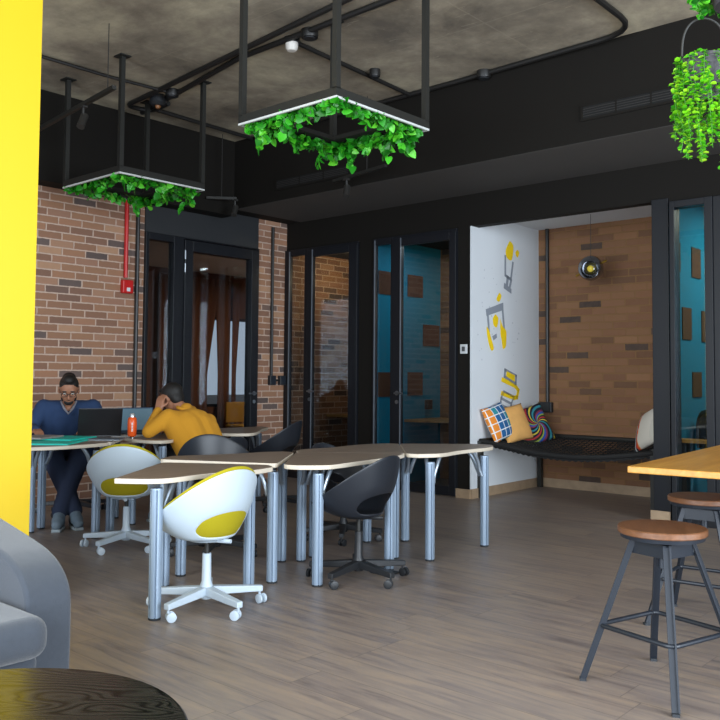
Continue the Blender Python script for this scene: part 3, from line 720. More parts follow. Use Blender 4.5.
def cushion_mesh(size, thick, name, m, label, loc, nrm, spin=0, height=None, back=None):
    """soft square cushion; local x,y in plane, z = thickness; nrm = facing direction"""
    mb = MB(); N = 18; rows = {}
    for sgn in (1, -1):
        for i in range(N+1):
            for j in range(N+1):
                u = i/N*2-1; v = j/N*2-1
                edge = i in (0, N) or j in (0, N)
                if sgn == -1 and edge: rows[(sgn, i, j)] = rows[(1, i, j)]; continue
                pin = 1-0.07*(1-abs(u)**2)*(abs(v)**4) ; pin2 = 1-0.07*(1-abs(v)**2)*(abs(u)**4)
                h = ((1-u*u)*(1-v*v))**0.5
                rows[(sgn, i, j)] = mb.bm.verts.new((u*size/2*pin2, v*(height or size)/2*pin, sgn*thick/2*h))
    for sgn in (1, -1):
        for i in range(N):
            for j in range(N):
                q = [rows[(sgn, i, j)], rows[(sgn, i+1, j)], rows[(sgn, i+1, j+1)], rows[(sgn, i, j+1)]]
                mb.bm.faces.new(q if sgn == 1 else q[::-1])
    o = mb.build(name, m, smooth=True, angle=180)
    z = Vector(nrm).normalized(); y = (Vector((0, 0, 1)) - z*z.z).normalized(); x = y.cross(z)
    R = Matrix((x, y, z)).transposed() @ Matrix.Rotation(spin, 3, 'Z')
    mw = R.to_4x4(); mw.translation = Vector(loc); o.matrix_world = mw
    return tag(o, label, 'cushion')
def diamond_mat():
    m = mat('diamond_print', 'ffffff', 0.9); g = NT(m); o = g.sep(g.obj()); k = 0.085
    a = g.m('DIVIDE', o[0], k); b = g.m('DIVIDE', o[1], k)
    ia = g.m('FLOOR', a); ib = g.m('FLOOR', b)
    fa = g.m('ABSOLUTE', g.m('SUBTRACT', g.m('FRACT', a), 0.5)); fb = g.m('ABSOLUTE', g.m('SUBTRACT', g.m('FRACT', b), 0.5))
    line = g.m('GREATER_THAN', g.m('MAXIMUM', fa, fb), 0.44)
    par = g.m('GREATER_THAN', o[0], -0.09)
    hb = g.mix(g.m('GREATER_THAN', g.white(g.comb(ia, ib, 1.0)), 0.75), lin('1c5d92'), lin('2a8a96'))
    c = g.mix(par, lin('e0862c'), hb); c = g.mix(line, c, lin('dfe4e6')); g.color(c); return m
def swirl_mat():
    m = mat('rainbow_swirl_print', 'ffffff', 0.9); g = NT(m); o = g.sep(g.obj())
    x = g.m('SUBTRACT', o[0], 0.06)
    r = g.m('POWER', g.m('ADD', g.m('MULTIPLY', x, x), g.m('MULTIPLY', o[1], o[1])), 0.5)
    a = g.m('ADD', g.m('ARCTAN2', o[1], x), g.m('MULTIPLY', r, 7.0))
    f = g.m('FRACT', g.m('MULTIPLY', a, 3/(2*PI)))
    g.color(g.ramp(f, [(0, '15182a'), (0.13, '2a7f8c'), (0.24, '12152a'), (0.34, 'c9b83a'), (0.42, '1a1c30'), (0.52, 'b8303a'), (0.6, '262a1c'), (0.7, '8fa03a'), (0.78, '2a4fa0'), (0.9, '7a2a4a')], True)); return m
def bird_mat():
    m = mat('white_print_with_red', 'ffffff', 0.9); g = NT(m); o = g.sep(g.obj())
    d = g.m('ADD', g.m('MULTIPLY', o[0], 2.4), g.m('MULTIPLY', g.noise(g.obj(), 9, 2), 0.25))
    c = g.ramp(g.m('ADD', d, 0.54), [(0, '2b3440'), (0.28, 'c9ccc8'), (0.33, '222a33'), (0.37, 'd8452a'), (0.42, 'e88a2a'), (0.45, 'd9d2c4'), (1, 'cfcabc')], True)
    g.color(c); return m
cushion_mesh(0.40, 0.13, 'cushion', diamond_mat(), 'cushion with blue and orange diamonds against the white mural wall', (-5.05, 7.84, 0.79), (1.0, -0.08, 0.36), spin=math.radians(12))
cushion_mesh(0.42, 0.15, 'cushion', mat('apricot_fabric', 'dba55e', 0.95, bump=0.2, bscale=200, var=0.1, vscale=6), 'plain apricot orange cushion between the diamond and swirl cushions', (-5.02, 8.12, 0.77), (0.95, -0.25, 0.38), spin=math.radians(8))
cushion_mesh(0.45, 0.14, 'cushion', swirl_mat(), 'dark cushion with rainbow swirl stripes below the socket', (-5.0, 8.44, 0.73), (0.80, -0.60, 0.36), spin=math.radians(18))
cushion_mesh(0.42, 0.14, 'cushion', bird_mat(), 'white cushion with a red and black print beside the alcove post', (-3.44, 8.0, 0.79), (-0.72, -0.75, 0.40), spin=math.radians(22))

BRASS = mat('brass', 'a88a3a', 0.3, metal=1.0)
t = thing('pendant_lamp', (-4.25, 8.42, 2.455), 'chrome globe pendant lamp hanging before the alcove bricks', 'lamp')
vd = Vector((0.30, -0.86, -0.25)).normalized()
q = vd.to_track_quat('Z', 'Y').to_matrix().to_4x4()
R_ = 0.135
MB().lathe([(R_*math.sin(a_), -R_*math.cos(a_)) for a_ in [PI*k/24 for k in range(0, 19)]] + [(R_*0.93*math.sin(a_), -R_*0.93*math.cos(a_)) for a_ in [PI*k/24 for k in range(18, 2, -1)]], 36, q).build('globe_shade', mat('smoked_chrome', '9a9ea4', 0.14, metal=1.0), t, smooth=True)
MB().ball(vd*0.03, 0.036, sub=3).build('bulb', mat('yellow_bulb', 'd8c23a', 0.2, emit=('e8d060', 0.15)), t, smooth=True)
MB().tube([(0, 0, R_), (0, 0, 3.04-2.455)], 0.003, 6).build('lamp_cord', WIRE, t)
MB().tube([(-0.16, -0.03, -0.075), (-0.10, -0.02, -0.045)], 0.012, 8).build('brass_pin', BRASS, t, smooth=True); MB().tube([(0.10, 0.02, 0.045), (0.17, 0.03, 0.075)], 0.012, 8).build('brass_pin', BRASS, t, smooth=True)

# ceiling lamps added out of view to light the small rooms
def ceiling_panel(loc, sx, sy, power, color, label):
    t = thing('unseen_ceiling_lamp', loc, label, 'lamp')
    MB().box(-sx/2-.02, sx/2+.02, -sy/2-.02, sy/2+.02, 0.0, 0.02).build('lamp_frame', WHT_METAL, t)
    MB().box(-sx/2, sx/2, -sy/2, sy/2, -0.004, 0.0).build('diffuser', mat('lamp_diffuser', 'fff4e0', 0.5, emit=('fff0d8', 1.5)), t)
    d = bpy.data.lights.new('unseen_lamp_light', 'AREA'); d.shape = 'RECTANGLE'; d.size = sx; d.size_y = sy; d.energy = power; d.color = color
    o = bpy.data.objects.new('unseen_lamp_light', d); COL.objects.link(o); o.location = (loc[0], loc[1], loc[2]-0.012)
ceiling_panel((-1.9, 8.45, 2.98), 1.2, 0.6, 50, (0.95, 1.0, 0.82), 'ceiling lamp inside the glazed room on the right')
ceiling_panel((-5.75, 7.85, 2.88), 0.4, 0.25, 8, (0.85, 0.95, 1.0), 'ceiling lamp added to brighten the teal booth')  # unseen lamp, added to lift the teal wall
ceiling_panel((-8.95, 9.6, 2.98), 0.6, 1.2, 80, (1.0, 0.82, 0.66), 'ceiling lamp added out of view to brighten the room beyond the glass door')  # added lamp, placed where no sight line reaches it, lifts the brown room
# booth fittings
tag(MB().box(-8.03, -6.63, 8.25, 8.72, 0.735, 0.765).build('booth_shelf', SHELFW), 'wooden shelf desk inside the first booth', 'shelf')
tag(MB().prism([(-6.485, 8.0), (-6.3, 8.02), (-5.9, 8.2), (-5.31, 8.2), (-5.31, 8.72), (-6.485, 8.72)], 0.735, 0.765).build('booth_shelf', SHELFW), 'wooden corner shelf desk inside the teal booth', 'shelf')
t = thing('backpack', (-7.05, 8.2, 0), 'black backpack shape low in the first booth', 'bag')
MB().ball((0, 0, 0.28), 0.28, (0.85, 0.5, 1.0), 3).build('bag_body', mat('black_nylon', '141416', 0.8), t, smooth=True)
MB().tube(catmull([(-0.06, -0.1, 0.5), (-0.05, -0.12, 0.6), (0.05, -0.12, 0.6), (0.06, -0.1, 0.5)], 4), 0.012, 6).build('bag_handle', BLACK_PL, t, smooth=True)
pipe('wall_conduit', [(-6.95, 8.70, 2.9), (-6.95, 8.70, 1.02)], 0.02, 'black conduit on the brick wall inside the first booth')
socket('wall_socket', (-6.95, 8.73, 0.98), 'y', 'black socket box inside the first booth')
socket('wall_socket', (-6.49, 8.455, 0.935), 'x', 'small black socket on the teal wall inside the second booth')
t = thing('booth_lamp', (-5.62, 8.66, 2.28), 'small lit wall lamp on the bricks inside the teal booth', 'lamp')
MB().lathe([(0, 0), (0.05, 0), (0.06, 0.1), (0, 0.1)], 16).build('lamp_shade', BLACK_METAL, t, smooth=True)
MB().ball((0, 0, -0.012), 0.022).build('bulb', mat('warm_bulb', 'ffe8b0', 0.3, emit=('ffe0a0', 14)), t, smooth=True)
ld = bpy.data.lights.new('booth_lamp_light', 'POINT'); ld.energy = 5; ld.color = (1, 0.72, 0.35); ld.shadow_soft_size = 0.04
lo = bpy.data.objects.new('booth_lamp_light', ld); COL.objects.link(lo); lo.location = (-5.62, 8.6, 2.2)
ld = bpy.data.lights.new('booth_lamp_light', 'POINT'); ld.energy = 14; ld.color = (1, 0.76, 0.42); ld.shadow_soft_size = 0.04
lo = bpy.data.objects.new('booth_lamp_light', ld); COL.objects.link(lo); lo.location = (-7.4, 8.2, 2.6)
t = thing('booth_desk', (-2.8, 7.63, 0), 'orange edged shelf desk seen behind the narrow glazing', 'desk')
MB().box(-0.24, 1.2, 0.0, 0.16, 0.70, 0.73).build('desk_top', BARTOP, t)
MB().box(1.1, 1.15, 0.04, 0.13, 0, 0.70).build('side_support', BLACK_METAL, t); MB().box(-0.2, -0.15, 0.04, 0.13, 0, 0.70).build('side_support', BLACK_METAL, t)
t = thing('mesh_office_chair', (-2.87, 7.97, 0), 'black mesh backed office chair behind the narrow glazing', 'chair', rz=math.radians(130))
pts = [(-0.22, 0, 0.62), (-0.24, 0, 0.8), (-0.17, 0, 0.93), (0.0, 0, 0.97), (0.17, 0, 0.93), (0.24, 0, 0.8), (0.22, 0, 0.62)]
MB().tube(catmull(pts, 5), 0.02, 8).build('back_frame', BLACK_PL, t, smooth=True)
MB().prism([(x, z) for x, y, z in catmull(pts, 5)], -0.005, 0.005, mtx=Matrix(((1,0,0,0),(0,0,1,0),(0,1,0,0),(0,0,0,1)))).build('back_mesh', mat('dark_mesh', '202224', 0.8), t)
MB().box(-0.24, 0.24, -0.5, -0.04, 0.42, 0.50).build('seat', PAD_BLK, t, bevel=0.03)
MB().tube([(0, -0.04, 0.46), (0, 0.02, 0.75)], 0.03, 8).build('spine', BLACK_PL, t, smooth=True)
MB().tube([(0, -0.27, 0.08), (0, -0.27, 0.42)], 0.03, 10).build('gas_column', BLACK_METAL, t, smooth=True)
mb = MB()
for k in range(5): mb.bar((0, -0.27, 0.1), (0.28*math.cos(k*1.2566), -0.27+0.28*math.sin(k*1.2566), 0.06), 0.04, 0.03); mb.ball((0.28*math.cos(k*1.2566), -0.27+0.28*math.sin(k*1.2566), 0.03), 0.03)
mb.build('star_base', BLACK_PL, t)
# beyond the glass door
t = thing('yellow_chair', (-10.9, 9.25, 0), 'yellow chair in the room beyond the glass door', 'chair')
OCHRE = mat('ochre_fabric', '9a7420', 0.9)
MB().box(-0.22, 0.22, -0.22, 0.22, 0.43, 0.47).build('seat', OCHRE, t, bevel=0.02); MB().box(-0.24, -0.2, -0.21, 0.21, 0.5, 0.84).build('backrest', OCHRE, t, bevel=0.015)
for sx in (-.2, .2):
    for sy in (-.2, .2): MB().tube([(sx, sy, 0.0), (sx*0.9, sy*0.9, 0.44)], 0.014, 8).build('leg', SHELFW, t)
for sy in (-.15, .15): MB().tube([(-0.21, sy, 0.44), (-0.22, sy, 0.6)], 0.012, 8).build('back_support', SHELFW, t)

# ------------------------------------------------------------------ desks
HT = 0.74
def desk(outline, legs, label, c=None):
    cx = sum(p[0] for p in legs)/len(legs); cy = sum(p[1] for p in legs)/len(legs)
    t = thing('modular_desk', (cx, cy, 0), label, 'desk', 'modular wavy desks')
    poly = round_poly([(x-cx, y-cy) for x, y in outline], 0.05)
    MB().prism(poly, HT-0.028, HT, side=1).build('desktop', [DESKTOP, EDGE], t, bevel=0.004)
    for (lx, ly) in legs:
        x, y = lx-cx, ly-cy
        L = bpy.data.objects.new('leg', None)
        mb = MB(); n = 96; R_ = 0.033; pr_ = []
        inward = Vector((-x, -y, 0)).normalized(); base = math.atan2(inward.y, inward.x)
        for k in range(n):
            a = 2*PI*k/n; g_ = 0
            for ga in [PI/6+PI/3*q_ for q_ in range(6)]:
                if abs((a-ga+PI) % (2*PI)-PI) < 0.13: g_ = 0.010
            pr_.append((x+(R_-g_)*math.cos(a+base), y+(R_-g_)*math.sin(a+base)))
        mb.prism(pr_, 0.012, 0.672)
        leg = mb.build('leg', SILVER, t, smooth=True, angle=30)
        MB().lathe([(0, 0), (0.030, 0), (0.032, 0.004), (0.032, 0.013), (0, 0.013)], 24, Matrix.Translation((x, y, 0))).build('foot', RUBBER, leg, smooth=True)
        MB().lathe([(0, 0.672), (0.033, 0.672), (0.032, 0.68), (0, 0.68)], 24, Matrix.Translation((x, y, 0))).build('cap', SILVER, leg, smooth=True)
        P = Vector((x, y, 0)); side = Vector((-inward.y, inward.x, 0))
        mb = MB()
        for s_ in (-1, 1):
            o_ = side*s_*0.02
            mb.tube(catmull([P+inward*0.03+o_+Vector((0,0,0.53)), P+inward*0.052+o_+Vector((0,0,0.58)), P+inward*0.075+o_*1.8+Vector((0,0,0.65)), P+inward*0.115+o_*2.5+Vector((0,0,0.713))], 4), 0.014, 10)
        mb.build('bracket', ALU, leg, smooth=True)
    return t
A_, B_, C_, D_ = (-3.80, 3.535), (-3.752, 4.64), (-4.37, 4.19), (-4.35, 5.31)
g_ = 0.006
desk(catmull([(-3.905, 2.45), (-3.76, 2.56), (-3.715, 2.68), (-3.745, 2.95), (-3.70, 3.2), (-3.74, 3.40)], 5) + [(-3.85, 3.47), (-4.42, 3.11)],
     [(-3.815, 2.65), (-4.36, 3.09), (-3.91, 3.37)], 'front desk, with the white and yellow chair pulled up to it')
desk([(-3.87, 3.55)] + [(-4.365, 4.165)] + catmull([(-4.47, 4.15), (-4.53, 4.02), (-4.58, 3.75), (-4.68, 3.5), (-4.72, 3.38)], 5) + [(-4.60, 3.205)],
     [(-4.52, 3.33), (-3.96, 3.60), (-4.36, 4.05)], 'desk joined behind the front desk, a black chair at its far side')
desk([A_] + catmull([(-3.70, 3.57), (-3.60, 3.68), (-3.585, 3.78), (-3.625, 4.1), (-3.66, 4.4), B_], 5) + [C_],
     [(-3.695, 3.73), (-3.655, 4.36), (-4.27, 4.15)], 'middle desk in the row, the black chair in front of it')
desk([(C_[0]-.004, C_[1]+.004)] + [(B_[0]-.004, B_[1]+.006)] + [(D_[0]+.002, D_[1]-.012)] + catmull([(-4.43, 5.25), (-4.49, 5.1), (-4.50, 4.9), (-4.465, 4.65), (-4.50, 4.4), (-4.46, 4.28)], 5),
     [(-4.30, 4.30), (-3.86, 4.66), (-4.39, 4.97)], 'rear half of the middle desk pair, facing the booth doors')
desk([(B_[0]+.004, B_[1]+.006)] + catmull([(-3.66, 4.68), (-3.60, 4.78), (-3.585, 4.88), (-3.63, 5.15), (-3.63, 5.45), (-3.655, 5.6)], 5) + [(-3.74, 5.735), (-3.87, 5.735), (D_[0]+.006, D_[1])],
     [(-3.635, 4.775), (-3.64, 5.46), (-4.20, 5.20)], 'end desk of the row nearest the alcove, empty and bare')
desk([(-5.98, 2.65)] + catmull([(-5.97, 2.75), (-6.0, 3.0), (-5.95, 3.25), (-5.955, 3.5), (-5.985, 3.66)], 5) + [(-6.02, 3.74), (-6.74, 3.42)],
     [(-6.05, 2.85), (-6.045, 3.64), (-6.62, 3.40)], 'left desk beside the yellow pillar, holding the teal card and papers')
desk([(-6.75, 3.43), (-6.03, 3.75), (-6.70, 4.36)] + catmull([(-6.86, 4.34), (-6.96, 4.1), (-6.95, 3.85), (-7.0, 3.6), (-6.92, 3.46)], 5),
     [(-6.73, 3.55), (-6.10, 3.80), (-6.76, 4.26)], 'left desk in front of the seated man in navy, holding the black laptop')
desk([(-6.42, 4.11)] + catmull([(-6.2, 4.055), (-5.98, 4.07), (-5.895, 4.15), (-5.93, 4.27), (-6.08, 4.43), (-6.4, 4.56), (-6.62, 4.72), (-6.8, 4.9)], 4) + [(-6.95, 4.86), (-6.72, 4.40)],
     [(-6.36, 4.17), (-6.03, 4.24), (-6.74, 4.72)], 'desk where the man in mustard rests his elbow, with the orange bottle')
desk([(-6.92, 4.95)] + catmull([(-6.6, 5.0), (-6.3, 5.04), (-6.12, 5.17), (-6.11, 5.3), (-6.26, 5.50), (-6.45, 5.7), (-6.68, 6.0)], 4) + [(-6.85, 6.05)],
     [(-6.20, 5.22), (-6.80, 5.04), (-6.72, 5.90)], 'desk by the left glass door behind the man in mustard')

# ------------------------------------------------------------------ swivel chairs
def chair(loc, face, star, shell, pad, metal, label, lift=0.0, padded=True, group=None):
    d = Vector(face).normalized()
    t = thing('swivel_chair', (loc[0], loc[1], 0), label, 'chair', group, rz=math.atan2(d.x, -d.y))
    TH = 40; S = [0, .15, .30, .42, .48, .55, .63, .71, .77, .82, .90, .96, 1.0]
    ztop = 0.775 + lift; zb = 0.385 + lift; zf = 0.452 + lift
    def P(th, s_, off=0.0, rim=0.0):
        c = (1+math.cos(th))/2
        rx = 0.298; ry = 0.278
        x = rx*math.sin(th); y = ry*math.cos(th)
        if math.cos(th) < 0: y *= 1.0; x *= 1.0
        H = zf + (ztop-zf)*(c**1.5)
        p = max(0.0, (s_-0.40)/0.60)**1.45
        k = s_*(1 - 0.03*c) + 0.17*c*math.sin(PI*s_)
        z = zb + 0.03*s_*s_ + (H-zb-0.03)*p
        k = k*(1-off/0.27) if off else k
        return Vector((x*k, y*k - 0.02, z + (off*0.9)*(1-p*0.55) + rim))
    def shellmesh(off, hole, name, m, th, par, smax=1.0, rim=0.0):
        mb = MB(); grid = []
        for s_ in S[1:]:
            grid.append([mb.bm.verts.new(P(2*PI*(k+0.5)/TH, s_*smax, off, rim*max(0, (s_-.8)/.2))) for k in range(TH)])
        c0 = mb.bm.verts.new(P(0, 0, off))
        for k in range(TH): mb.bm.faces.new((c0, grid[0][k], grid[0][(k+1) % TH]))
        for i in range(len(grid)-1):
            for k in range(TH):
                th_ = 2*PI*(k+1.0)/TH; th_ = (th_+PI) % (2*PI)-PI
                if hole and abs(th_) < 1.05 and .48 < (S[i+1]+S[i+2])/2 < .71 and not (abs(th_) > 0.92 and (i+1 in (4, 6))): continue
                mb.bm.faces.new((grid[i][k], grid[i+1][k], grid[i+1][(k+1) % TH], grid[i][(k+1) % TH]))
        if hole:
            for _ in range(7):
                be = {}
                for e in mb.bm.edges:
                    if len(e.link_faces) == 1 and all(vv.co.y > 0.05 for vv in e.verts) and max(vv.co.z for vv in e.verts) < zb + 0.26:
                        a_, b_ = e.verts; be.setdefault(a_, []).append(b_); be.setdefault(b_, []).append(a_)
                new = {v_: (v_.co*0.5 + (n_[0].co+n_[1].co)*0.25) for v_, n_ in be.items() if len(n_) == 2}
                for v_, c_ in new.items(): v_.co = c_
        o = mb.build(name, m, par, smooth=True, angle=180)
        so = o.modifiers.new('thickness', 'SOLIDIFY'); so.thickness = th; so.offset = 1 if off else 0
        ss = o.modifiers.new('smooth', 'SUBSURF'); ss.levels = 1; ss.render_levels = 2
        return o
    shellmesh(0, True, 'shell', shell, 0.010, t)
    if padded: shellmesh(0.014, False, 'seat_pad', pad, 0.012, t, 1.0, 0.012)
    MB().lathe([(0, zb-0.012), (0.10, zb-0.012), (0.11, zb-0.004), (0.10, zb+0.004), (0, zb+0.004)], 24).tube([(0.03, 0.02, zb-0.008), (-0.02, 0.17, zb-0.004)], 0.012, 8).build('seat_mount', metal, t, smooth=True)
    MB().tube([(0, 0, 0.27), (0, 0, zb)], 0.014, 12).build('gas_rod', BLACK_METAL, t, smooth=True)
    MB().lathe([(0, 0.055), (0.03, 0.055), (0.036, 0.07), (0.034, 0.13), (0.026, 0.15), (0.024, 0.30), (0.0, 0.30)], 20).build('column', metal, t, smooth=True)
    rel = star - t.rotation_euler.z
    for k in range(5):
        a = rel + 2*PI*k/5; ca, sa = math.cos(a), math.sin(a); nx, ny = -sa, ca
        mb = MB(); e0, e1 = 0.025, 0.32
        v = []
        for (e, wd, z0, z1) in ((e0, .026, .075, .122), (e1, .018, .064, .096)):
            for (sw, zz) in ((-1, z0), (1, z0), (1, z1), (-1, z1)): v.append(mb.bm.verts.new((ca*e+nx*wd*sw, sa*e+ny*wd*sw, zz)))
        for q in ((3,2,1,0),(4,5,6,7),(0,1,5,4),(1,2,6,5),(2,3,7,6),(3,0,4,7)): mb.bm.faces.new([v[i] for i in q])
        arm = mb.build('base_arm', metal, t, bevel=0.005)
        c = Vector((ca*0.305, sa*0.305, 0)); b_ = a + 0.9 + k*1.3; ax = Vector((math.cos(b_), math.sin(b_), 0)); tr = Vector((-ax.y, ax.x, 0))
        mb = MB(); cc = c + tr*0.015
        for s_ in (-1, 1):
            for (r1, x0, x1) in ((0.026, 0.008, 0.024),):
                p0 = cc + ax*s_*x0 + Vector((0,0,0.026)); p1 = cc + ax*s_*x1 + Vector((0,0,0.026))
                mb.tube([p0, p0.lerp(p1, .15), p0.lerp(p1, .85), p1], 1, 16, rads=[.021, r1, r1, .019])
        mb.tube([c+Vector((0,0,.03)), c+Vector((0,0,.07))], 0.007, 8)
        mb.build('caster', metal, arm, smooth=True)
    return t
chair((-3.79, 2.965), (-1.0, -0.05), math.radians(-77), SHELL_WHT, PAD_YEL, WHT_METAL, 'white shell chair with yellow pad in front of the front desk')
chair((-5.56, 3.60), (-0.74, 0.67), math.radians(-70), SHELL_WHT, PAD_YEL, WHT_METAL, 'white shell chair with yellow pad at the left desk, seen from behind', lift=-0.01)
chair((-3.63, 4.03), (-1.0, -0.12), math.radians(-80), SHELL_BLK, PAD_BLK, BLACK_PL, 'black shell chair in front of the middle desk', lift=0.015, group='black shell chairs', padded=False)
chair((-4.88, 3.90), (0.93, -0.38), math.radians(20), SHELL_BLK, PAD_BLK, BLACK_PL, 'black shell chair with its back showing behind the second desk', lift=0.065, group='black shell chairs', padded=False)
chair((-6.16, 5.63), (-0.95, -0.45), math.radians(-60), SHELL_BLK, PAD_BLK, BLACK_PL, 'black shell chair by the brick pier, at the desk by the glass door', lift=0.075, group='black shell chairs', padded=False)
chair((-4.62, 4.95), (0.97, 0.1), math.radians(-50), SHELL_BLK, PAD_BLK, BLACK_PL, 'black shell chair on the far side of the middle desk', lift=-0.035, group='black shell chairs', padded=False)
chair((-5.72, 4.55), (-1.0, -0.05), math.radians(30), SHELL_BLK, PAD_BLK, BLACK_PL, 'black shell chair under the man in mustard', lift=-0.0, group='black shell chairs', padded=False)
chair((-7.30, 4.16), (0.87, -0.49), math.radians(10), SHELL_BLK, PAD_BLK, BLACK_PL, 'black shell chair under the man in navy', lift=-0.0, group='black shell chairs', padded=False)

# ------------------------------------------------------------------ people
def remesh(o, vox, it=6):
    r = o.modifiers.new('surface', 'REMESH'); r.mode = 'VOXEL'; r.voxel_size = vox; r.use_smooth_shade = True
    s_ = o.modifiers.new('smooth', 'SMOOTH'); s_.factor = 0.5; s_.iterations = it
class Body:
    def __init__(s, origin, fwd, name, label):
        s.f = Vector((fwd[0], fwd[1], 0)).normalized(); s.l = Vector((-s.f.y, s.f.x, 0))
        s.t = thing(name, (origin[0], origin[1], 0), label, 'person')
        s.t.rotation_euler = (0, 0, math.atan2(s.f.y, s.f.x))   # local x = forward, y = left
def hand(mb, wrist, d, palm_n, side, curl):
    """palm, four unequal curled fingers and a thumb; d = pointing direction, palm_n = palm facing, side=+1 thumb towards palm_n x d"""
    w_ = Vector(wrist); d = Vector(d).normalized(); n_ = Vector(palm_n); n_ = (n_-d*n_.dot(d)).normalized(); x = d.cross(n_)*side
    pc = w_ + d*0.05
    for k in (-1, 0, 1): mb.limb(w_+x*k*0.018, 0.02, w_+d*0.085+x*k*0.024, 0.016, 8)
    for i, (off, L) in enumerate(((0.032, .068), (0.011, .078), (-0.011, .072), (-0.031, .056))):
        b0 = w_+d*0.088+x*off; dd = (d*math.cos(curl*.5)+n_*math.sin(curl*.5)); b1 = b0+dd*L*0.45
        dd2 = (d*math.cos(curl*1.3)+n_*math.sin(curl*1.3)); b2 = b1+dd2*L*0.32; dd3 = (d*math.cos(curl*2)+n_*math.sin(curl*2)); b3 = b2+dd3*L*.25
        mb.tube([b0-d*.012, b0, b1, b2, b3], 1, 8, rads=[.0095, .0095, .0088, .0082, .0065]); mb.ball(b3, .0065, sub=1)
    t0 = w_+d*0.03+x*0.028; t1 = t0+(d*.6+x*.75+n_*.25).normalized()*.038; t2 = t1+(d*.9+x*.25+n_*.35).normalized()*.03
    mb.tube([t0-x*.012, t0, t1, t2], 1, 8, rads=[.013, .013, .0105, .008]); mb.ball(t2, .008, sub=1)

